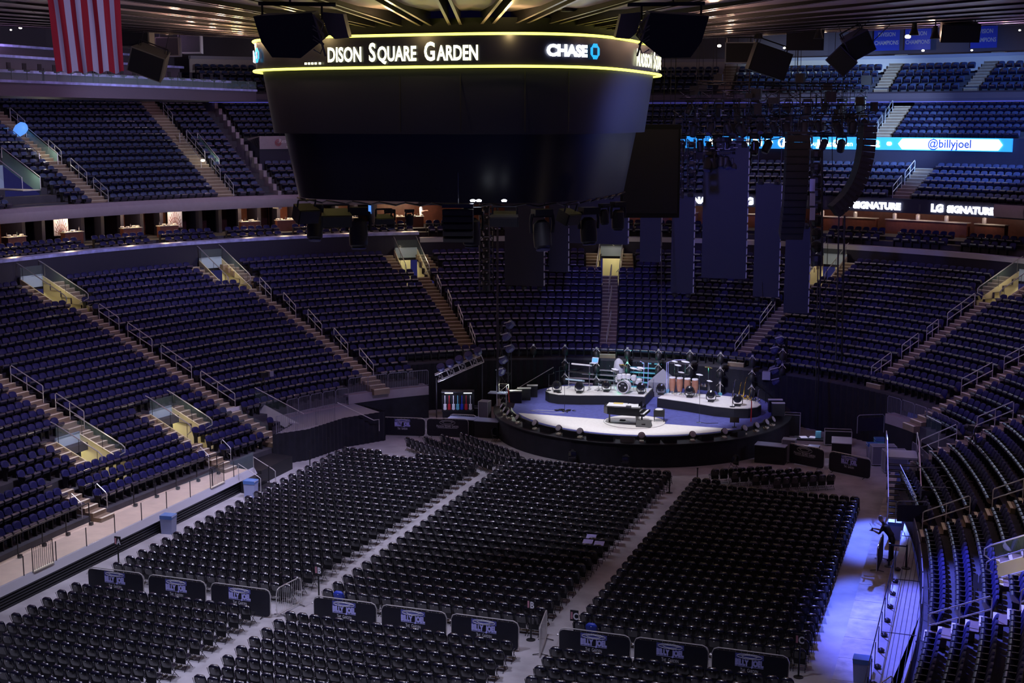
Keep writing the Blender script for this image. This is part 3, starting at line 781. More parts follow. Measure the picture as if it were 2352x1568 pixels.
# ---------------- scoreboard ----------------
SBX, SBY = -19.4, 50.0
def sbp(a, ax, ay, n=3.6):
    c, s = math.cos(a), math.sin(a); k = (abs(c)**n+abs(s)**n)**(-1/n)
    return ax*k*c, ay*k*s
def sring(prof, N=72):
    """prof: list of (half x, half y, z)"""
    m = MB()
    for ax, ay, z in prof:
        for i in range(N):
            x, y = sbp(2*PI*i/N, ax, ay); m.v.append((x, y, z))
    for j in range(len(prof)-1):
        for i in range(N): m.f.append((j*N+i, j*N+(i+1) % N, (j+1)*N+(i+1) % N, (j+1)*N+i))
    m.f.append(tuple(range(N-1, -1, -1))); e = (len(prof)-1)*N; m.f.append(tuple(e+i for i in range(N)))
    return m
sb = thing('scoreboard', 'huge dark two tier hanging scoreboard ringed by yellow light lines', 'scoreboard', (SBX, SBY, 0))
O('lower_tier', sring([(5.7, 6.0, 15.75), (6.15, 6.35, 18.15)]), 'screen_off', sb, True)
O('upper_tier', sring([(6.45, 6.75, 18.12), (6.75, 7.1, 20.4)]), 'sb_navy', sb, True)
O('ring_screen', sring([(6.95, 7.3, 20.38), (6.98, 7.33, 21.42), (6.5, 6.8, 21.45)]), 'screen_off', sb, True)
O('neck', sring([(6.1, 6.3, 21.4), (6.4, 6.6, 22.0)]), 'black', sb, True)
for nm, z in (('lower_light_line', 20.36), ('upper_light_line', 21.42)):
    m = MB(); m.tube([(*sbp(2*PI*i/72, 7.02, 7.37), z) for i in range(72)], .05, 6, closed=True); O(nm, m, 'led_yellow', sb)
# arc length table of the ring
_N = 1440; _pts = [sbp(2*PI*i/_N, 7.03, 7.38) for i in range(_N+1)]; _s = [0]
for i in range(_N): _s.append(_s[-1]+math.dist(_pts[i], _pts[i+1]))
def sb_at(s):
    s %= _s[-1]; i = int(np.searchsorted(_s, s)); i = max(1, min(_N, i)); f = (s-_s[i-1])/(_s[i]-_s[i-1])
    return _pts[i-1][0]*(1-f)+_pts[i][0]*f, _pts[i-1][1]*(1-f)+_pts[i][1]*f
def sb_s(px):      # arc position seen at a pixel column (near side)
    best = None
    for i in range(_N):
        x, y = _pts[i]; a, b, D = pxof(SBX+x, SBY+y, 20.9)
        sc_ = abs(a-px)+(0 if D < 51 or (px > 1450 and D < 58) else 4000)
        if best is None or sc_ < best[0]: best = (sc_, _s[i])
    return best[1]
def sbtext(mb, px0, px1, parts, z0): sbspan(mb, sb_s(px0), sb_s(px1), parts, z0)
def sbspan(mb, a, b, parts, z0):
    tot = sum(glyphs(*p[:4])[2]+p[4] for p in parts); L = (b-a) if b > a else b-a+_s[-1]; k = L/tot; x = a
    for p in parts:
        vs, fs, wd = glyphs(*p[:4])
        mb.add([(*sb_at(x+v[0]*k), z0+v[1]) for v in vs], fs); x += (wd+p[4])*k
m = MB()
big, sml = .78, .66
G = [('S', big*1.08, .52, .022, .05), ('QUARE', sml*1.02, .5, .02, .22), ('G', big*1.08, .52, .022, .05), ('ARDEN', sml*1.02, .5, .02, 0)]
sbtext(m, 752, 1098, [('DISON', sml*1.02, .5, .02, .22)]+G, 20.58)
for px in (702, 710, 718, 726, 734): 
    x, y = sb_at(sb_s(px)); m.box((x*1.002, y*1.002, 20.53), (.07, .04, .07))
sbtext(m, 1463, 1549, [('M', big*1.1, .5, .02, .05), ('ADISON', sml, .5, .02, .2)]+[G[0], G[1]], 20.58)
O('yellow_lettering', m, 'led_ytext', sb)
m = MB(); sbtext(m, 1256, 1350, [('CHASE', .50, 1.15, .03, 0)], 20.72); sbspan(m, 29.2, 30.95, [('CHASE', .50, 1.15, .03, 0)], 20.72); O('white_lettering', m, 'led_bluewhite', sb)
m = MB()
for s0 in (sb_s(1367), 31.45):
    octmark(m, lambda x, y: (*sb_at(s0+x), 20.90+y), .52)
O('octagon_emblem', m, 'led_cyan', sb)
seam = MB()
for px in (1057, 1213, 1320, 910):
    s0 = sb_s(px); x, y = sb_at(s0); seam.box((x*.955, y*.955, 19.3), (.03, .02, 2.2))
O('panel_seams', seam, 'black', sb)
# things slung below the scoreboard
def moving_head(loc, rz, tilt, label, cat='stage light', s=1.0):
    t = thing('moving_head_light', label, cat, loc, rz); t.scale = (s, s, s)
    O('base', MB().box((0, 0, -.06), (.42, .34, .14)), 'black', t)
    y = MB(); y.tube([(-.24, 0, -.1), (-.27, 0, -.3), (-.25, 0, -.52)], .04, 6).tube([(.24, 0, -.1), (.27, 0, -.3), (.25, 0, -.52)], .04, 6).box((0, 0, -.13), (.5, .14, .08)); O('yoke', y, 'black', t)
    R3 = Matrix.Rotation(tilt, 3, 'X')
    h = MB().lathe([(.10, .26), (.19, .18), (.21, -.1), (.20, -.34), (.14, -.40)], (0, 0, -.5), 14, R3); O('head', h, 'speaker', t, True)
    O('lens', MB().lathe([(.17, -.405), (.15, -.43)], (0, 0, -.5), 14, R3), 'speakerblue', t)
    return t
for i, (px, s_, D_) in enumerate([(722, 1.35, 46.5), (822, 1.5, 45), (1083, 1.45, 45), (1245, 1.45, 44), (1352, 1.35, 45), (1420, 1.1, 48), (895, .7, 44), (1388, .8, 47), (940, .6, 44), (1530, .6, 52)][:9]):
    p = at(px, 458, D_); moving_head((p.x, p.y, 15.72), .34+i*.1, -.25+.12*(i % 3), 'black moving head stage light under the scoreboard, %s' % ['leftmost large one', 'second large one from the left', 'beside the curved speaker column', 'third from the right', 'second from the right', 'rightmost large one', 'small one right of the second', 'small one near the right end', 'small one at centre left'][i], s=s_)
def cabinet(loc, dims, rot, label, grille=True, body='speaker', brk=True, name='speaker_cabinet'):
    t = thing(name, label, 'speaker', loc, rot=rot)
    w_, d_, h_ = dims
    m = MB().plate([(-w_/2, -d_/2), (w_/2, -d_/2), (w_/2*.8, d_/2), (-w_/2*.8, d_/2)], (0, 0, 0), (1, 0, 0), (0, 1, 0), h_); O('box', m, body, t)
    if grille: O('grille', MB().box((0, -d_/2-.02, 0), (w_*.92, .04, h_*.9)), 'black', t)
    if brk:
        f = MB()
        for sx in (-1, 1): f.tube([(sx*w_*.42, 0, h_/2), (sx*w_*.42, 0, h_/2+.25)], .03, 5)
        f.tube([(-w_*.42, 0, h_/2+.25), (w_*.42, 0, h_/2+.25)], .03, 5); O('bracket', f, 'darksteel', t)
    return t
for i, (px, dims, ang, D_) in enumerate([(770, (1.0, .6, .42), .3, 44), (1160, (.95, .5, .35), -.1, 43.6), (700, (.8, .6, .5), .7, 46), (880, (.6, .35, .2), .3, 43.5), (1305, (.7, .5, .4), .9, 44.5)]):
    p = at(px, 470, D_); cabinet((p.x, p.y, 15.45), dims, (.35, 0, ang+.3), 'black speaker box tilted down under the scoreboard, %s' % ['wide one left of centre', 'wide flat one at the centre', 'leftmost angled one', 'small flat one', 'angled one right of centre'][i])
def line_array(top, n, h, w_, d_, rz, curve, label, body='speaker'):
    t = thing('line_array', label, 'speaker', top, rz); z = 0; y = 0; a = 0
    O('fly_frame', MB().box((0, 0, .12), (w_*1.02, d_, .12)).tube([(0, 0, .15), (0, 0, 1.2)], .02, 5), 'darksteel', t)
    for i in range(n):
        a = curve*(i/n)**1.6
        R3 = Matrix.Rotation(a, 3, 'X'); c = Vector((0, y, z))+R3 @ Vector((0, 0, -h/2))
        m = MB().box(c, (w_, d_, h*.94), M4=R3); c2 = c+R3 @ Vector((0, -d_/2-.01, 0)); m.box(c2, (w_*.9, .02, h*.7), M4=R3)
        O('speaker_module', m, body, t)
        e = R3 @ Vector((0, 0, -h)); y += e.y; z += e.z
    return t
p = at(1052, 468, 44.5); line_array((p.x, p.y, 15.7), 5, .2, 1.0, .55, .3, .9, 'short curved black speaker column hanging left of centre under the scoreboard')
for i, px in enumerate((1086, 1100, 1158)):
    o = O('led_lamp', MB().lathe([(.08, 0), (.1, .05), (.03, .08)], (0, 0, 0), 10), 'coollamp'); o.location = at(px, 463, 45.2); tag(o, 'tiny blue white lamp glowing under the scoreboard, %s' % ['left one', 'middle one', 'right one'][i], 'lamp')
tr = MB()
for i in range(72):
    if i % 2 == 0: tr.tube([(*sbp(2*PI*i/72, 5.75, 6.05), 15.72), (*sbp(2*PI*(i+1)/72, 5.5, 5.8), 15.6), (*sbp(2*PI*(i+2)/72, 5.75, 6.05), 15.72)], .03, 4)
O('rigging_rail', tr, 'darksteel', sb)

# speaker clusters hung round the scoreboard
def cluster(px, flip, label):
    s = -1 if flip else 1; D_ = 38.5
    t = thing('speaker_cluster', label, 'speaker', at(px, 70, D_), YAW)
    O('main_box', MB().add([(-.95, -.7, .62), (.80, -.7, .72), (1.0, -.7, -.25), (.95, -.7, -.75), (-.30, -.7, -.68), (-.92, -.7, .1)] if False else [(x*s, y, z) for x, y, z in [(-.95, -.6, .35), (.70, -.6, .45), (1.00, -.6, -.30), (.35, -.6, -.80), (-.45, -.6, -.78), (-.75, -.6, -.35), (-.85, .6, .52), (.70, .6, .60), (1.00, .6, -.1), (.35, .6, -.6), (-.45, .6, -.58), (-.75, .6, -.2)]],
        [(0, 1, 2, 3, 4, 5), (11, 10, 9, 8, 7, 6)]+[(i, 6+i, 6+(i+1) % 6, (i+1) % 6) for i in range(6)]), 'speaker', t)
    f = MB()
    for dz in (0, .28, .56):
        f.tube([(s*.72, -.63, .38-dz), (s*1.02, -.63, .15-dz), (s*.92, -.63, -.12-dz), (s*.72, -.63, .0-dz)], .018, 4)
    f.tube([(s*.75, -.63, .4), (s*1.06, -.63, -.75)], .03, 4); O('side_frame', f, 'speakergrey', t)
    O('side_box', MB().add([(x*s, y, z) for x, y, z in [(.80, .4, .55), (1.45, .4, .48), (1.60, .4, -.18), (1.2, .4, -.22), (1.0, .4, -.05), (.80, 1.2, .6), (1.45, 1.2, .55), (1.60, 1.2, -.1), (1.2, 1.2, -.14), (1.0, 1.2, 0)]],
        [(0, 1, 2, 3, 4), (9, 8, 7, 6, 5)]+[(i, 5+i, 5+(i+1) % 5, (i+1) % 5) for i in range(5)]), 'speakergrey', t)
    O('hanging_frame', MB().tube([(s*-.9, 0, .75), (s*1.3, 0, .72)], .06, 5).tube([(s*-.8, 0, .75), (s*-.8, 0, .4)], .03, 4).tube([(s*.9, 0, .75), (s*.9, 0, .3)], .03, 4).tube([(0, 0, .75), (0, 0, 2.0)], .03, 4), 'black', t)
    return t
cluster(668, False, 'big black speaker cluster hanging in front of the left of the scoreboard')
cluster(1545, True, 'big black speaker cluster hanging in front of the right of the scoreboard')
for (px, py, dims, rot, D_, body, lab) in [
        (1700, 122, (1.6, .9, 1.0), (0, 0, .3), 66, 'lightgrey', 'pale grey double speaker box hanging right of the scoreboard'),
        (1762, 140, (1.8, 1.1, 1.25), (.1, .3, .5), 62, 'speaker', 'large dark angled speaker box right of the scoreboard'),
        (1845, 88, (1.65, 1.0, 1.05), (.05, 0, .3), 60, 'speaker', 'black square speaker box below the ceiling right of centre'),
        (1933, 137, (1.0, .8, .8), (.3, .75, .3), 54, 'speakerblue', 'blue lit speaker box tilted steeply, the lower of the tilted pair'),
        (1968, 102, (1.05, .9, .9), (.2, -.5, .3), 54, 'speakerblue', 'blue lit speaker box tilted the other way, the upper of the tilted pair'),
        (2200, 72, (1.7, 1.0, .8), (.25, 0, .3), 60, 'speaker', 'black speaker box with a blue underside near the banner'),
        (314, 72, (1.6, 1.0, 1.5), (0, 0, .2), 62, 'speakergrey', 'grey speaker box just right of the flag'),
        (345, 142, (1.6, 1.0, 1.15), (.3, .35, .3), 60, 'speakergrey', 'large tilted dark speaker box right of the flag'),
        (390, 108, (1.3, 1.0, 1.0), (0, 0, .3), 74, 'speakergrey', 'faint grey speaker box behind the tilted one'),
        (440, 100, (1.3, 1.0, 1.1), (0, 0, .3), 76, 'speakergrey', 'faint olive grey speaker box left of the scoreboard'),
        (1490, 392, (2.7, 1.6, 4.2), (0, 0, .33), 62, 'dead', 'tall black hanging screen box tucked behind the scoreboard')]:
    p = at(px, py, D_); c = cabinet(p, dims, (rot[0], rot[1], rot[2]), lab, body=body, name='hanging_screen' if dims[2] > 4 else 'speaker_cabinet')
    if dims[2] > 4: c['category'] = 'screen'
    m = MB()
    for s_ in (-.35, .35):
        m.tube([(s_*dims[0], 0, dims[2]/2), (s_*dims[0], 0, dims[2]/2+(cz(20)-p.z)-dims[2]/2+.6)], .015, 4)
    O('hanging_cables', m, 'darksteel', c)
for i, (px, py) in enumerate([(1303, 12), (1640, 33), (1742, 78), (1880, 78), (2148, 78), (2100, 70)]):
    t = thing('ceiling_spotlight', 'small black spotlight on the ceiling beams, %s' % ['above the logo on the ring', 'right of the big cluster', 'above the pale grey box', 'right of the square box', 'long one near the banner', 'by the glowing lamp'][i], 'spotlight', at(px, py, 44 if i < 1 else 58), .3)
    O('housing', MB().lathe([(.10, .35), (.12, .1), (.2, -.15), (.22, -.2)], (0, 0, 0), 10), 'black', t); O('arm', MB().tube([(0, 0, .3), (0, 0, .9)], .03, 5), 'darksteel', t)

# ---------------- flag ----------------
fgp = at(203, 60, 40)
fg = thing('hanging_flag', 'huge red and white striped flag hanging from the ceiling on the left', 'flag', fgp, YAW); fg.scale = (40/58,)*3
def fx(i, z):
    u = i/13; return -1.62+3.05*u+(.0-z)*.085*(1-.75*u)*(1 if True else 0)
for i in range(13):
    m = MB(); m.sm = True; N = 14; vs = []
    for k in range(N+1):
        z = 3.3-k*(5.25/N); 
        for s_ in range(4):
            uu = i+s_/3; y = .10*math.sin(uu*1.9+z*.25)+.04*math.sin(z*1.2+uu)
            zz = z+(.06*math.sin(uu*2.1) if k == N else 0); vs.append((fx(uu, z), y, zz))
    fs = [(k*4+s_, k*4+s_+1, k*4+s_+5, k*4+s_+4) for k in range(N) for s_ in range(3)]
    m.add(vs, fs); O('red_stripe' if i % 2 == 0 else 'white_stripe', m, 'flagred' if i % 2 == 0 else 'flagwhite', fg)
light('flag_light', 'SPOT', at(420, 200, 28), 2200, (.75, .7, 1), .2, fgp, 30, .6)

# ---------------- folding chairs on the floor ----------------
GX0, GY0, GP, GC = -13.036, 62.904, .8693, .49
def chair_parts():
    b = MB(); b.sm = True
    # rolled back shell: rows climb the rear face, over a rounded top and down the front
    prof = [(-.190, .46, .205), (-.222, .56, .222), (-.248, .65, .225), (-.262, .70, .219), (-.270, .735, .207), (-.268, .765, .190), (-.256, .790, .171), (-.238, .810, .152), (-.216, .825, .132), (-.192, .834, .112), (-.178, .830, .105), (-.178, .80, .14), (-.200, .74, .19), (-.190, .65, .214), (-.160, .56, .21), (-.150, .46, .19)]
    NX = 8; k = NX+1
    for y, z, hw in prof:
        for i in range(k):
            u = -1+2*i/NX; b.v.append((hw*u, y+.045*u*u*(1 if z < .80 else .6), z-.012*abs(u)**3*(z > .78)))
    for r in range(len(prof)-1):
        for i in range(NX): b.f.append((r*k+i, r*k+i+1, (r+1)*k+i+1, (r+1)*k+i))
    b.f.append(tuple([i for i in range(k-1, -1, -1)]+[(len(prof)-1)*k+i for i in range(k)]))
    for e in (0, NX): b.f.append(tuple(r*k+e for r in (range(len(prof)) if e else range(len(prof)-1, -1, -1))))
    dot = MB(); dot.lathe([(.017, 0), (.017, .008), (.008, .016)], (0, -.262, .715), 6, Matrix.Rotation(PI/2, 3, 'X'))  # small pale disc near the top of the rear face
    s = MB().prism([(-.20, -.17), (-.215, .10), (-.17, .22), (.17, .22), (.215, .10), (.20, -.17)], .43, .46)
    f = MB()
    for x in (-.215, .215):
        f.tube([(x, -.30, .74), (x, -.18, .46), (x, .22, .0)], .012, 4, cap=False).tube([(x*.93, .16, .44), (x*.93, -.28, .0)], .012, 4, cap=False)
    f.tube([(-.2, -.24, .05), (.2, -.24, .05)], .010, 4, cap=False).tube([(-.215, .13, .10), (.215, .13, .10)], .010, 4, cap=False).tube([(-.2, -.17, .14), (.2, -.17, .14)], .010, 4, cap=False)
    f.box((0, -.17, .35), (.40, .012, .20))
    return b, dot, s, f
CBk, CDot, CSt, CFr = chair_parts()
chairs = []   # x,y,rot,region
def grid(c0, n, r0, r1, reg, dc=1.0, skip=()):
    for r in range(r0, r1+1):
        for i in range(n):
            if (i, r) in skip: continue
            chairs.append((GX0+(c0+i*dc)*GC, GY0-r*GP+.06, 0, reg))
grid(0, 17, -2, 21, 'C'); grid(0, 3, -3, -3, 'C')
grid(-20.55, 18, -4, 21, 'B')
grid(-40.0, 17, -2, 21, 'A', .985); grid(-40.0, 5, -3, -3, 'A'); grid(-31, 7, -3, -3, 'A', .985)
grid(-.1, 17, 24, 37, 'C2'); grid(-20.95, 18, 24, 37, 'B2', 1.01); grid(-40.1, 16, 24, 37, 'A2', 1.02)
for k, (x0, y0, n, th) in enumerate([(-30.2, 68.75, 14, -35), (-29.3, 69.25, 14, -35), (-28.6, 70.0, 14, -35), (-27.7, 70.75, 12, -35)]):
    for i in range(n): t = math.radians(th); chairs.append((x0+.49*i*math.cos(t), y0+.49*i*math.sin(t), t, 'L'))
for k, (x0, y0, n, th) in enumerate([(-12.6, 67.55, 7, 33), (-11.5, 67.3, 8, 33), (-10.4, 67.05, 8, 33), (-9.3, 66.85, 7, 33)]):
    for i in range(n): t = math.radians(th); chairs.append((x0+.49*i*math.cos(t), y0+.49*i*math.sin(t), t, 'R'))
chairs = [c for c in chairs if inview(c[0], c[1], .6, 14) and c[1] > 20]
# a few seats folded differently: the blue ones and the flat pale ones stand apart
special = [(-22.6, 44.62, 'folding chair with a royal blue back in the last row of the middle block'), (-12.55, 44.62, 'folding chair with a royal blue back at the aisle end of the right block')]
def near_special(c): return any(abs(c[0]-s[0]) < .3 and abs(c[1]-s[1]) < .45 for s in special)
chairs = [c for c in chairs if not near_special(c)]
chairs.sort(key=lambda c: math.hypot(c[0], c[1]))
RG = {'A': 'left block', 'B': 'middle block', 'C': 'right block', 'A2': 'block before the left banner barriers', 'B2': 'block before the middle banner barriers', 'C2': 'block before the right banner barriers', 'L': 'angled rows left of the stage', 'R': 'angled rows right of the stage'}
def mkchair(name='folding_chair', backm='chairplastic'):
    t = thing(name, 'x', 'chair')
    bk = O('backrest', CBk, backm, t, True); O('seat', CSt, 'chairplastic', t); O('frame', CFr, 'chairframe', t); O('backrest_dot', CDot, 'dot', bk)
    return t
proto = mkchair()
for i, (x, y, r, reg) in enumerate(chairs[:300]):
    lab = 'black folding chair seen from behind in the %s' % RG[reg]; g = 'folding chairs in the %s' % RG[reg]
    if i == 0: proto.location = (x, y, 0); proto.rotation_euler = (0, 0, r); proto['label'] = lab; proto['group'] = g
    else: dup(proto, (x, y, 0), r, lab, g)
for x, y, lab in special:
    t = mkchair('folding_chair', 'bluechair'); t.location = (x, y, 0); t['label'] = lab
stuff('folding_chairs', [([(CBk, 'chairplastic'), (CSt, 'chairframe'), (CFr, 'chairframe'), (CDot, 'dot')], [(x, y, 0, r) for x, y, r, _ in chairs[300:]])], 'rest of the black folding chairs filling the arena floor towards the stage', 'chairs')
for px, py in ((1358, 1246), (1350, 1258), (1376, 1262)):
    p = atz(px, py, .5)
    o = O('seat_cover', MB().box((0, 0, 0), (.42, .34, .025)), 'printblue'); o.location = (p.x, p.y, .78); o.rotation_euler = (.25, 0, .1)
    tag(o, 'pale blue sheet lying on folding chairs by the right aisle, %s' % {1358: 'topmost', 1350: 'lower left', 1376: 'lower right'}[px], 'sheet')

# ---------------- banner barriers ----------------
def emblem(mb, fn):
    for a_, b_ in ((.62, .15), (.36, .085)):
        pts = [fn(a_*math.cos(a), .0+b_*math.sin(a)) for a in [2*PI*i/24 for i in range(24)]]
        mb.tube(pts, .007, 4, closed=True)
    for i in range(13):
        a = PI*(i+.5)/13; mb.tube([fn(.36*math.cos(a), .085*math.sin(a)), fn(.56*math.cos(a), .17*math.sin(a)+.02)], .005, 3)
def barrier(loc, rz, label, w_=2.42, kind='joel', h=1.12):
    t = thing('barrier', label, 'barrier', loc, rz)
    f = MB(); P = [(-w_/2, 0, .08)]+[(-w_/2, 0, h-.2), (-w_/2+.06, 0, h-.06), (-w_/2+.2, 0, h), (w_/2-.2, 0, h), (w_/2-.06, 0, h-.06), (w_/2, 0, h-.2)]+[(w_/2, 0, .08)]
    f.tube(P, .022, 6, closed=True)
    for i in range(12): f.tube([(-w_/2+w_*(i+1)/13, 0, .12), (-w_/2+w_*(i+1)/13, 0, h-.04)], .008, 4, cap=False)
    O('frame', f, 'steel', t)
    for sx in (-1, 1): O('foot', MB().tube([(sx*w_*.38, -.28, .02), (sx*w_*.38, 0, .07), (sx*w_*.38, .28, .02)], .018, 5), 'darksteel', t)
    hk = MB()
    for z in (.35, .85): hk.tube([(-w_/2, 0, z), (-w_/2-.08, 0, z), (-w_/2-.08, 0, z-.07)], .012, 4)
    O('hooks', hk, 'steel', t)
    if kind == 'bare': return t
    c = MB().plate([(x_, z_-h/2) for x_, z_ in rrect(w_-.03, h-.10, .17)], (0, -.03, h/2+.04), (1, 0, 0), (0, 0, 1), .02); cv = O('banner_cover', c, 'banner', t)
    if kind == 'joel':
        O('emblem_patch', MB().box((-.02, -.046, .95), (.95, .006, .17)), 'emblemblue', cv)
        e = MB(); emblem(e, lambda x, y: (-.02+x*.68, -.053, .95+y*.55)); O('emblem_lines', e, 'printwhite', cv)
        b = MB(); words(b, [('BILLY', .285, .64, .024, .06), ('JOEL', .285, .64, .024, 0)], lambda x, y: (-.02+x, -.046, .635+y)); b.box((-.02, -.046, .585), (.95, .004, .014)); O('large_lettering', b, 'printblue', cv)
        b = MB(); words(b, [('T', .19, .58, .0, .0), ('HE', .155, .58, 0, .07), ('G', .19, .58, 0, 0), ('ARDEN', .155, .58, 0, 0)], lambda x, y: (-.02+x, -.046, .40+y)); O('small_lettering', b, 'printwhite', cv)
    elif kind == 'msg':
        e = MB(); emblem(e, lambda x, y: (x*.75, -.05, .88+y*1.0)); O('emblem_lines', e, 'printwhite', cv)
        b = MB(); words(b, [('M', .22, .55, .0, .0), ('ADISON', .18, .55, 0, .06), ('S', .22, .55, 0, 0), ('QUARE', .18, .55, 0, .06), ('G', .22, .55, 0, 0), ('ARDEN', .18, .55, 0, 0)], lambda x, y: (x, -.046, .58+y)); b.box((0, -.046, .54), (1.2, .004, .012)); O('large_lettering', b, 'printwhite', cv)
    return t
BX = [(-31.6, 'leftmost banner barrier of the left three'), (-28.8, 'middle banner barrier of the left three'), (-26.0, 'rightmost banner barrier of the left three'), (-21.6, 'leftmost banner barrier of the middle three'), (-18.83, 'middle banner barrier of the middle three'), (-16.08, 'rightmost banner barrier of the middle three'), (-12.02, 'leftmost banner barrier of the right three'), (-9.32, 'middle banner barrier of the right three'), (-6.63, 'rightmost banner barrier of the right three')]
for x, lab in BX: barrier((x, 42.95, 0), 0, 'black covered '+lab, 2.56)
barrier((-24.45, 43.9, 0), 1.45, 'bare steel barrier end on beside the left aisle', 1.6, 'bare'); barrier((-14.1, 43.6, 0), 1.75, 'bare steel barrier turned end on beside the right aisle', 1.9, 'bare')
barrier((-32.1, 71.95, 0), .20, 'dark banner barrier left of the stage with readable large lettering', 2.7)
barrier((-29.5, 72.6, 0), .20, 'dark banner barrier left of the stage partly hidden by its neighbour', 2.5, 'msg')
barrier((-29.0, 73.9, 0), .1, 'plain dark barrier behind the left banner pair', 1.7, 'plain')
barrier((-8.6, 72.75, 0), -.42, 'dark banner barrier right of the stage with an arched emblem', 2.4, 'msg')
barrier((-6.1, 71.5, 0), -.45, 'dark banner barrier right of the stage nearest the walkway', 2.5)

# ---------------- posts and section signs ----------------
def post(loc, label, sign=None, tall=1.0):
    t = thing('stanchion' if not sign else 'section_sign', label, 'post' if not sign else 'sign', loc)
    O('base', MB().lathe([(.17, 0), (.17, .02), (.05, .05)], (0, 0, 0), 16), 'black', t)
    O('pole', MB().lathe([(.032, .04), (.032, tall), (.045, tall+.02), (.045, tall+.08)], (0, 0, 0), 8), 'black', t)
    if sign:
        z = tall+.30
        bd = O('sign_board', MB().box((0, 0, z), (.30, .025, .40)), 'black', t)
        b = MB(); words(b, [(sign[-1], .34, .8, .012, 0)], lambda x, y: (.055+x, -.02, z-.13+y)); O('letter', b, 'printwhite', bd)
        O('side_panel', MB().box((-.09, -.016, z), (.07, .006, .26)), 'pinkish', bd)
    return t
post((-33.3, 45.5, 0), 'black section sign on a pole behind the left barriers', 'IA', 1.05)
post((-23.75, 45.0, 0), 'section sign on a pole at the head of the left aisle', 'IB', 1.05)
post((-14.75, 44.15, 0), 'section sign on a pole left of the right aisle', 'IB', 1.05)
post((-12.95, 43.6, 0), 'section sign on a pole right of the right aisle', 'IC', 1.05)
post((-5.15, 44.0, 0), 'section sign on a pole at the right edge of the chairs', 'IC', 1.05)
for x, y, lab in [(-25.35, 44.9, 'black post by the end chair of the left block'), (-24.0, 66.0, 'black post at the top of the left aisle, left one'), (-22.9, 66.2, 'black post at the top of the left aisle, right one'), (-14.35, 65.0, 'black post at the top of the right aisle, left one'), (-13.2, 66.3, 'black post at the top of the right aisle, right one'), (-33.6, 63.0, 'black post beside the drape, nearer'), (-34.0, 66.0, 'black post beside the drape, farther'), (-34.0, 59.3, 'black post by the steel steps')]:
    post((x, y, 0), lab)
# ---------------- left dasher and walkway ----------------
ds = MB()
for i in range(5): ds.box((-34.88-.02*i, 40, .06+.11*i), (.14, 39.4, .07))
ds.box((-35.05, 40, .3), (.1, 39.4, .6)); struct('wall_dasher', ds, 'darksteel')
struct('trim_10', MB().add([(-34.84, 20, .56), (-34.84, 59.6, .56), (-35.02, 59.6, .86), (-35.02, 20, .86)], [(0, 1, 2, 3)]).add([(-35.02, 20, .86), (-35.02, 59.6, .86), (-35.12, 59.6, .86), (-35.12, 20, .86)], [(0, 1, 2, 3)]), 'lightgrey')
wk = MB(); wk.prism([(-35.05, 20), (-35.05, 59.6)]+[crv(t, -18.0) for t in (172, 174, 176, 178, 180, 183, 187, 191)], .0, .70); struct('walkway_left', wk, 'tan')
gl = MB()
for i in range(20): gl.box((-35.05, 21.0+i*1.98, 1.28), (.015, 1.93, .80))
gp = thing('glass_fence', 'low clear glass fence along the left edge of the floor', 'fence', (0, 0, 0)); O('panes', gl, 'glass', gp)
for i in range(20): O('post', MB().box((-35.05, 20.02+i*1.98, 1.15), (.03, .03, 1.05)), 'darksteel', gp)
rl = thing('walkway_railing', 'dark steel railing in front of the lowest left seats', 'railing', (0, 0, 0))
ths = [172.9+i*1.0 for i in range(5)]+[178.9+i*1.0 for i in range(9)]
for a, b in ((0, 4), (5, 13)):
    O('top_rail', MB().tube([(*crv(t, -18.35), 1.72) for t in ths[a:b+1]], .028, 6), 'darksteel', rl)
for t in ths:
    p = MB().tube([(*crv(t, -18.35), .62), (*crv(t, -18.35), 1.72)], .025, 5); x, y = crv(t, -18.38); p.box((x+.05, y, .78), (.14, .16, .12)); O('post', p, 'darksteel', rl)
for i, (y, nm) in enumerate(((42.9, 'nearer'), (56.0, 'farther'))):
    g = thing('barred_gate', 'small barred gate in the low glass fence on the left, %s' % nm, 'gate', (-35.0, y, .86), PI/2)
    f = MB().tube([(-.62, 0, 0), (-.62, 0, 1.0), (.62, 0, 1.0), (.62, 0, 0)], .022, 5)
    for k in range(9): f.tube([(-.5+k*.125, 0, .05), (-.5+k*.125, 0, 1.0)], .012, 4)
    O('bars', f, 'darksteel', g); O('sill', MB().box((0, 0, .02), (1.25, .12, .05)), 'nosing', g)
def hoop(loc, rz, label, L=.8, h=.85, rise=.35, name='hoop_rail'):
    t = thing(name, label, 'handrail', loc, rz)
    O('rail', MB().tube([(0, 0, 0), (0, 0, h-.08), (0, -.06, h), (0, -L+.08, h+rise), (0, -L, h+rise-.08), (0, -L, rise)], .022, 6), 'steel', t)
    O('crossbar', MB().tube([(0, 0, h*.5), (0, -L, h*.5+rise)], .018, 5), 'steel', t)
    return t
for th, nm in ((178.3, 'nearer'), (172.4, 'farther')):
    for s_, sd in ((-1, 'left'), (1, 'right')):
        x, y = crv(th-s_*.55, -17.9); hoop((x, y, .85), frot(th), 'small steel hoop rail on the %s of the %s steps to the tan walkway' % (sd, nm), .6)

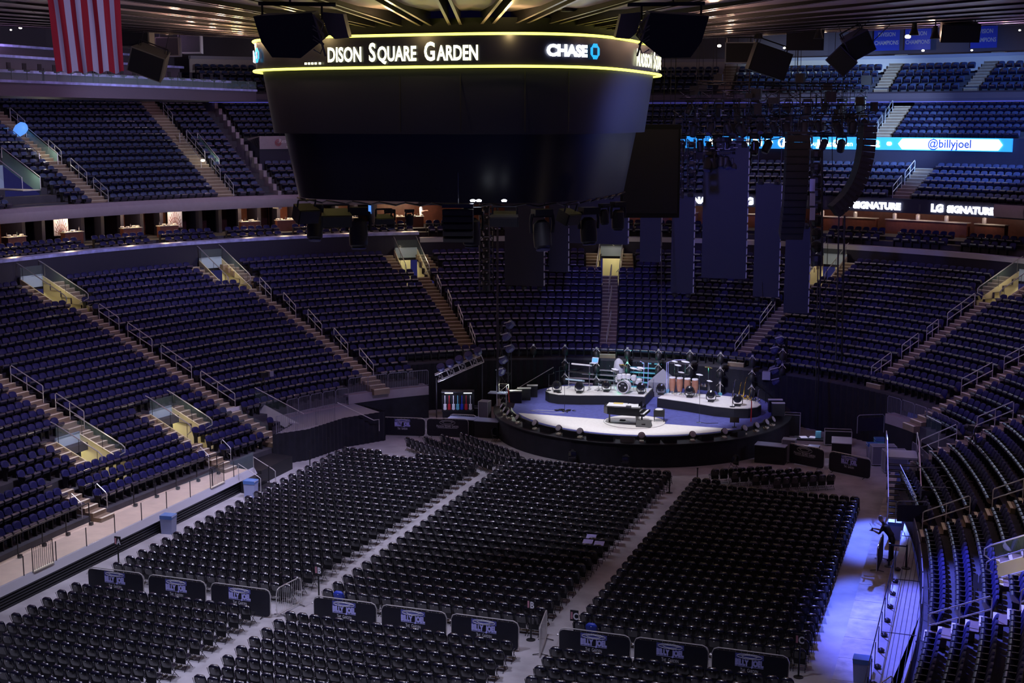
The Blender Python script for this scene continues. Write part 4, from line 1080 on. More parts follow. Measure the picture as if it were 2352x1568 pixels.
# stair handrails: two bar loops on the aisles
def handrail(thc, o0, o1, zf, side, label, h=.92, loop=False):
    th = thc+side*math.degrees(.55/rad(thc % 360, o0)); x, y = crv(th % 360, o0); z = zf(o0)+.1; L = o1-o0; rise = zf(o1)-zf(o0)
    t = thing('stair_handrail', label, 'handrail', (x, y, z), frot(thc % 360))
    top = [(0, 0, h-.45), (0, 0, h-.06), (0, -.06, h), (0, -L+.06, h+rise), (0, -L, h+rise-.06), (0, -L, h-.45+rise)]
    O('rail_loop', MB().tube(top, .027, 6, closed=True), 'steel', t)
    for q in ((0, .5, 1) if not loop else (.12, .55, 1)): O('post', MB().tube([(0, -L*q, rise*q), (0, -L*q, h-.05+rise*q)], .022, 5), 'steel', t)
    return t
ordn = ['lowest', 'second lowest', 'middle', 'second highest', 'highest']
for t0, s, nm, segs in ((169.4, 0, 'on the far left stairs', [(-14.4, -11.9), (-11.2, -8.9), (-8.2, -6.3), (-5.6, -4.0)]), (175.2, 0, 'on the near left stairs', [(-12.7, -10.9), (-10.1, -8.0)]),
        (150.8, .52, 'on the stairs down to the railed platform', [(-14.0, -12.2), (-11.6, -9.8), (-9.2, -7.4), (-6.8, -5.2), (-4.6, -3.1)]), (126.6, .30, 'on the stairs left of the hanging screens', [(-11.8, -10.2), (-9.4, -7.9), (-7.2, -6.0), (-5.2, -4.0)]),
        (101.4, .16, 'on the middle stairs behind the stage', [(-11.8, -8.8), (-8.2, -5.6), (-5.0, -2.8)]), (74.2, -.22, 'on the stairs right of the hanging screens', [(-11.8, -9.6), (-8.6, -6.2), (-4.8, -3.2)]),
        (51.2, .02, 'on the far right stairs', [(-12.2, -10.6), (-9.7, -8.3), (-7.6, -6.6), (-5.8, -3.4)]), (34.5, 0, 'on the right stairs below the far right block', [(-11.4, -9.5), (-8.8, -7.0)]),
        (20.0, 0, 'on the third stairs at the right', [(-16.2, -14.4), (-13.4, -11.6)]), (7.0, 0, 'on the second stairs at the right', [(-17.8, -15.9), (-15.0, -12.6)]), (359.5, 0, 'on the nearest stairs at the right', [(-17.8, -15.8), (-14.9, -12.6)])):
    for i, (a, b) in enumerate(segs):
        side = (1 if t0 > 90 or t0 < 0 else 0)
        side = -1 if t0 > 120 else (0 if t0 > 90 else 1)
        handrail(t0+s*(a+b)/2, a, b, lz, side if t0 < 340 else 0, 'steel two bar handrail %s, %s' % (nm, (ordn[i] if len(segs) > 2 else ('lower', 'upper')[i]) if i < len(segs)-1 or len(segs) == 2 else 'highest'))
for c, nm, segs in ((162.0, 'on the upper stairs beside the blue bag', [(2.3, 3.8), (4.5, 6.2), (7.2, 8.6), (11.2, 12.9)]), (147.0, 'on the upper stairs between the dark blocks', [(2.4, 3.7), (4.4, 5.8), (6.8, 9.8), (12.2, 13.8)]), (74.9, 'on the flight above the ticker', [(10.2, 12.0), (12.6, 14.2)]), (68.0, 'on the flight below the ticker', [(2.3, 3.6), (4.1, 5.6)])):
    for i, (a, b) in enumerate(segs): handrail(c, a, b, uz, -1 if c > 100 else 1, 'steel handrail %s, %s' % (nm, (['lowest', 'second', 'third', 'highest'] if len(segs) > 2 else ['lower', 'upper'])[i]))
# upper level glass sided passages
for c, a, b, nm in ((162.6, 7.2, 10.6, 'with the blue bag'), (146.2, 6.0, 9.6, 'with the bright floor lamp'), (167.6, 4.4, 8.0, 'on the far left edge')):
    x, y = crv(c, a); t = thing('upper_passage', 'glass sided passage in the upper seating %s' % nm, 'passage', (x, y, uz(a)), frot(c)); L = b-a; rise = uz(b)-uz(a)
    for sx in (-1, 1):
        O('glass_side', MB().add([(sx*.7, 0, -.3), (sx*.7, -L, rise-.3), (sx*.7, -L, rise+.75), (sx*.7, 0, .75)], [(0, 1, 2, 3)]), 'greenglass' if sx < 0 else 'glass', t)
        O('handrail', MB().tube([(sx*.7, 0, .1), (sx*.7, 0, .85), (sx*.7, -L, rise+.9), (sx*.7, -L, rise+.2)], .026, 6), 'steel', t)
    O('floor', MB().box((0, -L/2, .02), (1.35, L, .05)), 'offwhite', t); O('end_wall', MB().box((0, -L, rise*.4), (1.4, .05, rise*.9)), 'paleblue', t)
    light('passage_light', 'POINT', Vector((x, y, uz(a)+1.2)), 30, (1, .93, .8), .1)
bgp = atz(62, 285, uz(9)+1.0) if False else Vector((*crv(162.6, 10.2), uz(10.2)+.9))
bg = O('draped_bag', MB().lathe([(.05, -.55), (.32, -.4), (.42, 0), (.36, .35), (.2, .5), (.05, .55)], (0, 0, 0), 10, Matrix.Rotation(.9, 3, 'Y')), 'tvblue', None, True); bg.location = bgp; tag(bg, 'bright blue bag hanging at the glass passage in the upper left seating', 'bag')  # the bag is no lamp; its brightness is an emissive colour
p = at(466, 371, 92); o = O('floor_lamp_head', MB().lathe([(.05, 0), (.14, .04), (.14, .12), (.05, .16)], (0, 0, 0), 10), 'warmlamp'); o.location = p; tag(o, 'bright white lamp at the foot of the passage in the upper left seats', 'lamp')
# ---------------- railed platforms and drapes, left of the stage ----------------
def platform(t0, t1, off, z, w_, label, zb, n):
    t = thing('seating_platform', label, 'platform', (0, 0, 0))
    O('deck', ring(MB(), t0, t1, closed([(off-w_, z-.12), (off-w_, z), (off, z), (off, z-.12)]), 1), 'mauve', t)
    O('front_board', ring(MB(), t0, t1, [(off-w_-.02, z-.55), (off-w_-.02, z)], 1), 'mauve', t)
    O('black_drape', ring(MB(), t0, t1, [(off-w_+.02, 0), (off-w_+.02, z-.5)], .6), 'drape', t)
    for i in range(n):
        a = t0+(t1-t0)*i/n; b = t0+(t1-t0)*(i+.94)/n; m = MB(); A = Vector((*crv(a, off-w_+.05), z)); B = Vector((*crv(b, off-w_+.05), z))
        m.tube([A+Vector((0, 0, .08)), A+Vector((0, 0, .95)), A.lerp(B, .07)+Vector((0, 0, 1.03)), A.lerp(B, .93)+Vector((0, 0, 1.03)), B+Vector((0, 0, .95)), B+Vector((0, 0, .08))], .020, 5, closed=True)
        for k in range(10): q = A.lerp(B, (k+1)/11); m.tube([q+Vector((0, 0, .08)), q+Vector((0, 0, 1.02))], .009, 4, cap=False)
        O('railing_panel', m, 'greyp', t)
    return t
platform(151.5, 166.5, -15.0, 1.72, 1.1, 'lower railed platform with black drapes left of the stage', 0, 5)
platform(133.0, 149.5, -14.1, 2.05, 1.0, 'upper railed platform with black drapes nearer the stage', 0, 4)
platform(24, 44, -13.4, 2.3, .6, 'dark railed platform at the foot of the far right seats', 0, 6)
platform(14.5, 23.5, -15.9, 1.4, .6, 'dark railed platform lower down at the right', 0, 3)
dr = MB(); pth = [crv(168.3, -17.4), (-35.9, 63.2), (-34.7, 64.9), (-34.1, 68.2), (-32.6, 70.6), crv(150, -16.1)]
for i in range(len(pth)-1):
    a, b = Vector(pth[i]), Vector(pth[i+1]); n = int((b-a).length/.18)+1
    for k in range(n):
        p0 = a.lerp(b, k/n); p1 = a.lerp(b, (k+1)/n); nn = Vector((-(b-a).y, (b-a).x)).normalized()*.04*(1 if k % 2 else -1)
        h = 1.75
        dr.add([(*(p0-nn), 0), (*(p1+nn), 0), (*(p1+nn), h), (*(p0-nn), h)], [(0, 1, 2, 3)])
tag(O('black_drapes', dr, 'drape'), 'black pleated drapes wrapping the platform corner at the far end of the left walkway', 'drapes')
dk = O('platform_top', MB().prism([crv(168.3, -17.3), (-35.9, 63.3), (-34.8, 65.0), (-34.2, 68.1), (-32.8, 70.4), crv(150, -15.9), crv(158, -15.9), crv(166, -15.9)], 1.6, 1.7), 'greyp'); tag(dk, 'dark railed deck above the black drapes at the end of the left walkway', 'platform')
er = thing('railing', 'steel barred railing with a slanting hand rail on the draped deck', 'railing', (0, 0, 1.7))
for i in range(3):
    a = Vector((-35.8, 63.4, 0)).lerp(Vector((-34.3, 67.6, 0)), i/3); b = Vector((-35.8, 63.4, 0)).lerp(Vector((-34.3, 67.6, 0)), (i+.93)/3); m = MB().tube([a, a+Vector((0, 0, 1)), b+Vector((0, 0, 1)), b], .02, 5)
    for k in range(9): q = a.lerp(b, (k+1)/10); m.tube([q, q+Vector((0, 0, 1))], .009, 4)
    O('railing_panel', m, 'greyp', er)
O('slanting_rail', MB().tube([(-34.3, 67.8, 1), (-32.9, 69.6, -.3), (-32.7, 69.9, -.3), (-32.7, 69.9, -1.0)], .024, 5), 'steel', er)
# white sided ramp passage beside the far left stairs
wp = thing('ramp_passage', 'white sided passage running down beside the far left stairs', 'passage', (0, 0, 0))
for o_, nm in ((0, 'near_wall'), (1, 'far_wall')):
    th = 168.2+(0 if o_ else 1.9)
    a = Vector((*crv(th, -14.6), lz(-14.6)-.2)); b = Vector((*crv(th-.2, -17.9), .9)); m = MB().add([a, b, b+Vector((0, 0, .65)), a+Vector((0, 0, .65))], [(0, 1, 2, 3)]); m.add([a+Vector((.05, .05, 0)), b+Vector((.05, .05, 0)), b+Vector((.05, .05, .65)), a+Vector((.05, .05, .65))], [(3, 2, 1, 0)]); 
    if o_: O(nm, m, 'white', wp)
    g = MB().add([a+Vector((0, 0, .65)), b+Vector((0, 0, .65)), b+Vector((0, 0, 1.35)), a+Vector((0, 0, 1.35))], [(0, 1, 2, 3)]); O('glass_guard', g, 'glass', wp)
    if o_: O('handrail', MB().tube([a+Vector((0, 0, 1.4)), b+Vector((0, 0, 1.4))], .026, 5), 'steel', wp)
a = Vector((*crv(169.9, -14.6), 2.0)); b = Vector((*crv(168.3, -14.6), 2.0)); O('end_board', MB().add([a, b, b+Vector((0, 0, .7)), a+Vector((0, 0, .7))], [(0, 1, 2, 3)]), 'white', wp)
O('ramp', MB().add([Vector((*crv(170.1, -14.6), 1.5)), Vector((*crv(168.2, -14.6), 1.5)), Vector((*crv(168.0, -18), .8)), Vector((*crv(169.9, -18), .8))], [(0, 1, 2, 3)]), 'paleyellow', wp)
st = thing('steel_steps', 'low black steps with steel rails at the end of the left walkway', 'steps', (-34.4, 58.6, 0))
for k in range(3): O('step', MB().box((.3*k-.2, 0, .30-.1*k), (.32, 1.6, .6-.2*k)), 'black', st)
for y in (-.75, .75): O('handrail', MB().tube([(-.5, y, .6), (-.5, y, 1.5), (.6, y, .95), (.75, y, .85), (.75, y, .0)], .022, 5), 'steel', st)
br_ = O('black_skirt', MB().prism([(-35.2, 59.6), (-34.6, 59.6), (-34.6, 62.9), (-35.9, 63.1), crv(170, -18.1), crv(171.8, -18.1)], 0, .72), 'black'); tag(br_, 'low black skirted deck beyond the steel steps on the left', 'deck')
# curtain behind the stage under the end seating
cu = MB(); ts = arc(44, 134, -12.8, .22)
for i in range(len(ts)-1):
    d = .05 if i % 2 else -.05
    P0, P1 = crv(ts[i], -12.95-d), crv(ts[i+1], -12.95+d); cu.add([(*P0, 0), (*P1, 0), (*P1, 3.05), (*P0, 3.05)], [(0, 1, 2, 3)])
tag(O('end_drapes', cu, 'drape'), 'long black drapes hanging below the end seating behind the stage', 'drapes')

# ---------------- bins ----------------
def bin_(loc, label, rz=0, m='bluebin', s=1.0):
    t = thing('waste_bin', label, 'bin', loc, rz); t.scale = (s, s, s)
    O('bin_body', MB().plate([(x, y) for x, y in [(-.24, 0), (.24, 0), (.29, .78), (-.29, .78)]], (0, 0, 0), (1, 0, 0), (0, 0, 1), .46), m, t)
    O('rim', MB().tube([(-.29, -.23, .78), (.29, -.23, .78), (.29, .23, .78), (-.29, .23, .78)], .025, 4, closed=True), m, t)
    O('liner', MB().plate([(-.285, .66), (.285, .66), (.29, .82), (-.29, .82)], (0, 0, 0), (1, 0, 0), (0, 0, 1), .50), 'binliner', t)
    return t
bin_((-34.45, 50.9, 0), 'pale grey blue square bin standing by the left boards, nearer', .1, s=1.05); bin_((-33.95, 57.4, 0), 'pale grey blue square bin with a blue liner by the steel steps', .1, s=1.05)
bin_((-3.1, 44.2, .1), 'blue grey bin beside the glass wall at the bottom right', 0, 'printblue' if False else 'bluebin'); bin_((-3.1, 60.6, .1), 'blue bin behind the person at the foot of the dark stairs', 0, 'bluebin')
for x, y, nm in ((-5.3, 75.9, 'white one by the dark wall'), (-5.0, 77.3, 'dull green one by the dark wall')): bin_((x, y, 0), 'bin on the shadowed floor right of the stage, %s' % nm, .3, 'lightgrey' if 'white' in nm else 'cyan')

# ================= stage =================
SX, SY = -19.1, 78.2
def circ(cx, cy, r, a0=0, a1=360, n=64, ry=None): return [(cx+r*math.cos(math.radians(a0+(a1-a0)*i/n)), cy+(ry or r)*math.sin(math.radians(a0+(a1-a0)*i/n))) for i in range(n+(0 if a1-a0 == 360 else 1))]
sg = thing('stage', 'round black stage with blue carpet and a pale timber front strip', 'stage', (0, 0, 0))
O('base', MB().prism(circ(SX, SY, 8.85, ry=9.1), 0, 1.28), 'drape', sg)
O('lip', MB().prism(circ(SX, SY, 8.95, ry=9.2), 1.26, 1.32), 'speaker', sg)
O('deck', MB().prism(circ(SX, SY, 7.95, ry=8.1), 1.32, 1.485), 'black', sg)
O('carpet', MB().prism(circ(SX, SY, 7.85, ry=8.0), 1.48, 1.495), 'carpet', sg)
a_ = math.degrees(math.asin((SY-73.8)/7.75))
strip = circ(SX, SY, 7.75, 180+a_, 360-a_, 40)
O('timber_strip', MB().prism(strip, 1.49, 1.505), 'stagewood', sg)
O('turntable', MB().prism(circ(-18.4, 73.75, 1.75), 1.502, 1.512), 'stagewood', sg)
O('turntable_edge', MB().tube([(x, y, 1.512) for x, y in circ(-18.4, 73.75, 1.76)], .012, 4, closed=True), 'slot', sg)
RL = [(-25.2, 78.4), (-25.15, 79.0), (-24.6, 79.6), (-23.6, 80.1), (-21.8, 80.6), (-19.0, 80.85), (-18.85, 78.15), (-19.9, 78.15), (-20.6, 77.95), (-21.5, 77.7), (-22.7, 77.25), (-24.0, 77.0), (-24.7, 77.3), (-25.1, 77.85)]
RR = [(-18.1, 78.1), (-17.95, 79.7), (-17.2, 80.05), (-15.1, 80.1), (-13.1, 79.75), (-12.2, 78.9), (-11.85, 78.1), (-11.95, 77.4), (-12.4, 76.85), (-13.2, 76.6), (-14.4, 76.75), (-16.2, 77.5)]
for pl_, nm in ((RL, 'left'), (RR, 'right')):
    t = thing('riser', 'black sided riser with a white timber top on the %s of the stage' % nm, 'riser', (0, 0, 1.495))
    O('body', MB().prism(pl_, 0, .56), 'black', t); cx_ = sum(p[0] for p in pl_)/len(pl_); cy_ = sum(p[1] for p in pl_)/len(pl_)
    O('top', MB().prism([(cx_+(x-cx_)*.985, cy_+(y-cy_)*.97) for x, y in pl_], .56, .60), 'stagewood', t)
ZT = 1.495; ZR = 2.10
# round lights along the lip and wedges between them
def blinder(loc, rz, label, s=1.0, up=.5, front='blackgloss'):
    t = thing('round_stage_light', label, 'stage light', loc, rz); t.scale = (s, s, s)
    R3 = Matrix.Rotation(PI/2-up, 3, 'X')
    O('housing', MB().lathe([(.12, -.16), (.19, -.08), (.21, .06), (.20, .09)], (0, 0, .36), 14, R3), 'black', t, True)
    O('face', MB().lathe([(.18, .095), (.10, .12), (.0, .125)], (0, 0, .36), 14, R3), 'lightgrey' if front == 'lens' else front, t)
    O('yoke', MB().tube([(-.23, 0, .36), (-.22, 0, .12), (-.1, 0, .05), (.1, 0, .05), (.22, 0, .12), (.23, 0, .36)], .022, 5), 'black', t)
    O('base', MB().box((0, 0, .04), (.26, .26, .08)), 'nosing' if front == 'lens' else 'black', t)
    return t
lip_px = [(1140, 925), (1155, 940), (1165, 948), (1175, 955), (1201, 965), (1237, 978), (1295, 988), (1343, 994), (1475, 1003), (1587, 1003), (1659, 997), (1704, 990), (1728, 983), (1749, 976), (1763, 970)]
for i, (px, py) in enumerate(lip_px):
    p = atz(px, py+5, 1.32); d = Vector((p.x-SX, p.y-SY)); a = math.atan2(d.y, d.x); r_ = 8.42; x, y = SX+r_*math.cos(a), SY+r_*1.02*math.sin(a)
    blinder((x, y, 1.32), a-PI/2+PI, 'round light with a pale lens on the stage lip, %s from the left' % ['first', 'second', 'third', 'fourth', 'fifth', 'sixth', 'seventh', 'eighth', 'ninth', 'tenth', 'eleventh', 'twelfth', 'thirteenth', 'fourteenth', 'last'][i], .95, .55, 'lens')
for i, (px, py, rz_) in enumerate([(1220, 975, 0), (1262, 985, 0), (1320, 992, 0), (1368, 1000, .1), (1398, 1003, 0), (1445, 1003, -.05), (1500, 1005, 0), (1535, 1003, 0), (1620, 1002, 0), (1690, 992, .2)]):
    p = atz(px, py, 1.45); d = Vector((p.x-SX, p.y-SY)); a = math.atan2(d.y, d.x); x, y = SX+8.4*math.cos(a), SY+8.4*1.02*math.sin(a)
    t = thing('floor_monitor', 'black wedge monitor lying on the stage lip, %s from the left' % ['first', 'second', 'third', 'fourth', 'fifth', 'sixth with a grey face', 'seventh', 'eighth', 'ninth', 'last'][i], 'speaker', (x, y, 1.32), a+PI/2+rz_)
    O('box', MB().add([(-.38, -.25, 0), (.38, -.25, 0), (.38, .25, 0), (-.38, .25, 0), (-.38, -.25, .30), (.38, -.25, .30), (.38, .22, .10), (-.38, .22, .10)], [(3, 2, 1, 0), (4, 5, 6, 7), (0, 1, 5, 4), (1, 2, 6, 5), (2, 3, 7, 6), (3, 0, 4, 7)]), 'speaker' if i != 5 else 'speakergrey', t)
    O('grille', MB().add([(-.34, -.22, .30), (.34, -.22, .30), (.34, .19, .125), (-.34, .19, .125)], [(0, 1, 2, 3)]), 'black' if i != 5 else 'speakergrey', t)
for i, (px, py, z) in enumerate([(1279, 900, ZR), (1331, 902, ZR), (1393, 899, ZR), (1473, 904, ZR), (1518, 906, ZR), (1584, 912, ZR), (1633, 922, ZR), (1694, 932, ZR)]):
    p = atz(px, py, z); blinder((p.x, p.y, z), 0, 'round black light on a riser, %s from the left' % ['first', 'second', 'third', 'fourth', 'fifth', 'sixth', 'seventh', 'last'][i], 1.25, .15)
# grand piano
t = thing('grand_piano', 'black grand piano with a paper covered lid on the turntable', 'piano', (-18.75, 73.25, ZT), 0)
PO = [(.95, -.78), (.95, .78), (.35, .80), (-.45, .62), (-1.0, .38), (-1.28, 0), (-1.22, -.45), (-.95, -.70), (-.5, -.78)]
O('case', MB().prism(PO, .62, 1.0), 'blackgloss', t); O('lid', MB().prism([(x*.99, y*.99) for x, y in PO], 1.01, 1.05), 'blackgloss', t)
O('lid_sheet', MB().box((-.55, .0, 1.06), (1.1, .9, .012), .1), 'white', t)
O('yellow_folder', MB().box((-.55, .28, 1.075), (.55, .30, .02), .1), 'yellowpaper', t)
O('papers', MB().box((.55, -.1, 1.08), (.5, .8, .03), .3).box((.15, .1, 1.075), (.3, .5, .02), -.2), 'white', t)
O('key_slip', MB().box((1.06, 0, .68), (.30, 1.5, .12)), 'blackgloss', t)
kk = MB(); kk.box((1.08, 0, .75), (.2, 1.26, .02)); O('keys', kk, 'white', t)
bk = MB()
for i in range(26): bk.box((1.02, -.6+i*.048, .765), (.11, .02, .02))
O('black_keys', bk, 'black', t)
O('music_desk', MB().box((.80, 0, 1.18), (.03, .75, .25)), 'blackgloss', t)
for x, y in ((-1.0, 0), (.75, -.62), (.75, .62)): O('leg', MB().lathe([(.05, 0), (.06, .1), (.045, .35), (.07, .62)], (x, y, 0), 8), 'blackgloss', t)
O('pedal_lyre', MB().box((.7, 0, .3), (.08, .3, .55)), 'blackgloss', t)
t = thing('piano_stool', 'black boxy piano stool with a white cushion beside the keyboard end', 'stool', (-17.1, 74.35, ZT), .2)
O('seat', MB().box((0, 0, .5), (.62, .5, .35)), 'black', t); O('cushion', MB().lathe([(.2, .675), (.24, .70), (.2, .74)], (0, 0, 0), 14), 'white', t)
for x in (-.27, .27):
    for y in (-.2, .2): O('leg', MB().box((x, y, .17), (.04, .04, .34)), 'black', t)
t = thing('floor_monitor', 'large black wedge monitor in front of the grand piano', 'speaker', (-17.6, 72.75, ZT), .1)
O('box', MB().add([(-.42, -.3, 0), (.42, -.3, 0), (.42, .3, 0), (-.42, .3, 0), (-.40, -.1, .42), (.40, -.1, .42), (.42, .25, .12), (-.42, .25, .12)], [(3, 2, 1, 0), (4, 5, 6, 7), (0, 1, 5, 4), (1, 2, 6, 5), (2, 3, 7, 6), (3, 0, 4, 7)]), 'speaker', t)
O('side_handle', MB().box((0, -.24, .22), (.2, .04, .05)), 'blackgloss', t)
t = thing('floor_pedals', 'small dark pedal unit with a cable under the piano', 'pedals', (-19.1, 73.75, ZT), 0); O('unit', MB().box((0, 0, .05), (.3, .2, .08)), 'black', t); O('cable', MB().tube([(.15, 0, .03), (.5, -.1, .02), (.9, .05, .02)], .012, 4), 'black', t)
def cable(pts, label, m='black', r=.018): 
    o = O('cable', MB().tube(pts, r, 5), m); tag(o, label, 'cable'); return o
cable([(-23.6, 75.0, 1.51), (-24.6, 74.9, 1.51), (-25.0, 74.6, 1.51), (-24.4, 74.35, 1.51), (-23.5, 74.4, 1.51), (-22.9, 74.7, 1.51)], 'pale coiled cable on the blue carpet left of the piano', 'lightgrey')
cable([(-14.9, 74.9, 1.51), (-14.4, 74.7, 1.51), (-13.8, 75.0, 1.51)], 'thin dark cable on the carpet by the right microphone stand')
for x, y, z, h, lab in [(-23.05, 75.2, ZT, 1.55, 'microphone stand left of the piano on the carpet'), (-14.85, 74.75, ZT, 2.4, 'tall microphone stand right of the piano'), (-24.1, 77.5, ZR, 1.6, 'microphone stand at the left end of the left riser'), (-13.35, 76.9, ZR, 1.5, 'microphone stand at the front of the right riser'), (-24.9, 77.9, ZR, 1.0, 'short stand on the curved end of the left riser'), (-14.7, 79.6, ZR, 1.5, 'stand by the saxophones, left'), (-12.5, 79.2, ZR, 1.4, 'stand by the saxophones, right')]:
    t = thing('microphone_stand', 'thin '+lab, 'stand', (x, y, z)); O('base', MB().lathe([(.16, 0), (.16, .02), (.03, .04)], (0, 0, 0), 12), 'chrome' if 'right of' in lab else 'black', t)
    O('pole', MB().tube([(0, 0, .02), (0, 0, h)], .014, 5), 'darksteel', t); O('boom', MB().tube([(0, 0, h), (.35, -.1, h+.12)], .010, 4).lathe([(.02, 0), (.03, .06), (.0, .1)], (.35, -.1, h+.1), 8), 'black', t)
t = thing('pedal_cluster', 'dark heap of effect pedals at the foot of the left microphone stand', 'pedals', (-23.0, 75.1, ZT), 0)
random.seed(5)
for i in range(9): O('pedal', MB().box((random.uniform(-.55, .6), random.uniform(-.25, .35), .04), (.16, .22, .07), random.random()), 'chrome' if i in (1, 5) else 'black', t)
for x, y, lab in ((-26.0, 73.9, 'small black screen on a short stand at the left front of the stage'), (-12.75, 74.3, 'small black screen on a short stand at the right front of the stage')):
    t = thing('teleprompter', lab, 'screen', (x, y, ZT), -.3 if x < -20 else .2); O('screen', MB().box((0, 0, .42), (.52, .05, .30), M4=Matrix.Rotation(-.5, 3, 'X')), 'black', t); O('stand', MB().tube([(0, 0, 0), (0, 0, .35)], .025, 5).box((0, 0, .015), (.25, .2, .03)), 'black', t)
for x, y, lab in ((-26.35, 74.8, 'left'), (-12.1, 76.0, 'right')):
    t = tag(O('orange_marker_pole', MB().tube([(0, 0, 0), (-.12 if x < -20 else 0, 0, 1.25)], .03, 5), 'redtape'), 'orange red pole standing at the %s edge of the carpet' % lab, 'pole'); t.location = (x, y, ZT)
# keyboards
t = thing('keyboard_rig', 'stack of three white keyboards on a stand on the left riser', 'keyboards', (-23.35, 79.0, ZR), -.15)
for k, (z, x, l, m) in enumerate(((1.55, .25, 1.25, 'white'), (1.05, .1, 1.35, 'black'), (.55, -.2, 1.15, 'paleblue'))):
    kb = O('keyboard', MB().box((x, 0, z), (l, .36, .09), M4=Matrix.Rotation(-.25, 3, 'X')), m, t); O('keys', MB().box((x, -.06, z+.045), (l*.85, .16, .02), M4=Matrix.Rotation(-.25, 3, 'X')), 'white', kb)
for x in (-.65, .75): O('stand_leg', MB().tube([(x, 0, 0), (x, .05, 1.6)], .03, 5).tube([(x, -.3, .02), (x, .3, .02)], .025, 4), 'chrome', t)
O('laptop', MB().box((1.05, .0, 1.72), (.42, .3, .03)).box((1.1, .14, 1.9), (.42, .03, .32), M4=Matrix.Rotation(-.3, 3, 'X')), 'white', t); O('laptop_screen', MB().box((1.1, .10, 1.9), (.36, .02, .24), M4=Matrix.Rotation(-.3, 3, 'X')), 'tvblue', t)
t = thing('keyboard_player_seat', 'dark stool with chrome hardware between the keyboards and the drums', 'stool', (-22.0, 78.9, ZR)); O('seat', MB().lathe([(.05, .5), (.2, .52), (.2, .6)], (0, 0, 0), 12), 'black', t); O('stem', MB().tube([(0, 0, 0), (0, 0, .5)], .03, 5).tube([(-.25, 0, .02), (.25, 0, .02)], .02, 4).tube([(0, -.25, .02), (0, .25, .02)], .02, 4), 'chrome', t)
# drum kit
def drum(mb, c, r, h, tilt=0, n=18): mb.lathe([(r, 0), (r, h)], c, n, Matrix.Rotation(tilt, 3, 'X')); return mb
dk = thing('drum_kit', 'white and silver drum kit with a black front head on the left riser', 'drum kit', (-20.3, 78.9, ZR), -.1)
R90 = Matrix.Rotation(PI/2, 3, 'X')
b = O('bass_drum', MB().lathe([(.40, 0), (.40, .42)], (0, .0, .42), 24, R90), 'white', dk); O('bass_head', MB().lathe([(.33, .425), (.33, .44)], (0, 0, .42), 24, R90), 'black', b)
O('bass_hoop', MB().tube([(.40*math.cos(a), -.43, .42+.40*math.sin(a)) for a in [2*PI*i/24 for i in range(24)]], .022, 5, closed=True), 'chrome', b)
w1 = MB(); words(w1, [('PEARL', .08, 1, .002, 0)], lambda x, y: (x, -.446, .60+y)) if False else w1.box((0, -.446, .62), (.2, .004, .03)).box((-.2, -.446, .48), (.1, .004, .05)).box((.16, -.446, .40), (.09, .004, .10)); O('head_marks', w1, 'white', b)
for x, y, z, r in ((-.42, .1, .95, .17), (-.12, .05, 1.02, .15), (.18, .05, 1.02, .15), (.50, .15, .95, .17), (.75, .35, .72, .22), (-.65, .45, .70, .20), (.45, .6, .68, .18)):
    d_ = O('tom', drum(MB(), (x, y, z-.12), r, .22, .25), 'white', dk); O('hoop', MB().tube([(x+r*math.cos(a), y+r*math.sin(a)*.97, z+.11+r*math.sin(a)*.25) for a in [2*PI*i/16 for i in range(16)]], .014, 4, closed=True), 'chrome', d_)
for x, y, z, r in ((-.75, .2, 1.35, .24), (-.35, .5, 1.6, .26), (.35, .5, 1.45, .24), (.9, .3, 1.55, .27), (.62, .7, 1.35, .2), (-.95, .5, 1.15, .2)):
    c_ = O('cymbal', MB().lathe([(r, 0), (r*.4, .025), (.04, .06), (.0, .07)], (x, y, z), 18, Matrix.Rotation(.18, 3, 'Y')), 'brass' if x == -.35 else 'white', dk); O('cymbal_stand', MB().tube([(x, y, 0), (x, y, z)], .014, 4).tube([(x-.2, y, .02), (x+.2, y, .02)], .012, 4), 'chrome', c_)
O('fan_cover', MB().lathe([(.05, 0), (.30, .1), (.36, .5), (.25, .85), (.08, 1.0)], (-.62, .75, .95), 10, Matrix.Rotation(-.15, 3, 'Y')), 'lightgrey', dk, True)
O('clear_screen', MB().tube([(1.15, .1, 0), (1.15, .1, 1.9), (.9, .1, 2.0)], .02, 4).tube([(1.15, .9, 0), (1.15, .9, 1.8)], .02, 4), 'printblue', dk)
# percussion
pc = thing('percussion_rig', 'row of four brown conga drums with cymbals on the right riser', 'percussion', (-16.7, 79.2, ZR), -.1)
for x in (-.75, -.28, .2, .68):
    c_ = O('conga', MB().lathe([(.13, .18), (.17, .35), (.21, .62), (.20, .85), (.18, .98)], (x, 0, .05), 16), 'conga', pc, True); O('rim', MB().lathe([(.19, .96), (.195, 1.02), (.17, 1.04)], (x, 0, .05), 16), 'white', c_)
    O('stand', MB().tube([(x-.2, -.15, 0), (x, 0, .4)], .014, 4).tube([(x+.2, -.15, 0), (x, 0, .4)], .014, 4).tube([(x, .25, 0), (x, 0, .4)], .014, 4), 'chrome', c_)
for x, y, z, r, m in ((-.55, .4, 1.75, .22, 'white'), (-.1, .45, 2.0, .26, 'white'), (-.8, .5, 1.95, .2, 'white'), (.85, .3, 1.3, .22, 'white'), (1.35, .5, 1.75, .24, 'brass'), (1.55, .1, 1.0, .18, 'white'), (-.3, .3, 1.35, .2, 'white')):
    c_ = O('cymbal', MB().lathe([(r, 0), (.04, .05), (.0, .06)], (x, y, z), 16, Matrix.Rotation(.15, 3, 'Y')), m, pc); O('cymbal_stand', MB().tube([(x, y, 0), (x, y, z)], .014, 4), 'chrome', c_)
O('snare', drum(MB(), (1.2, .1, .65), .2, .18), 'chrome', pc); O('small_shelf', MB().box((-.2, .25, 1.25), (.9, .3, .05)), 'black', pc)
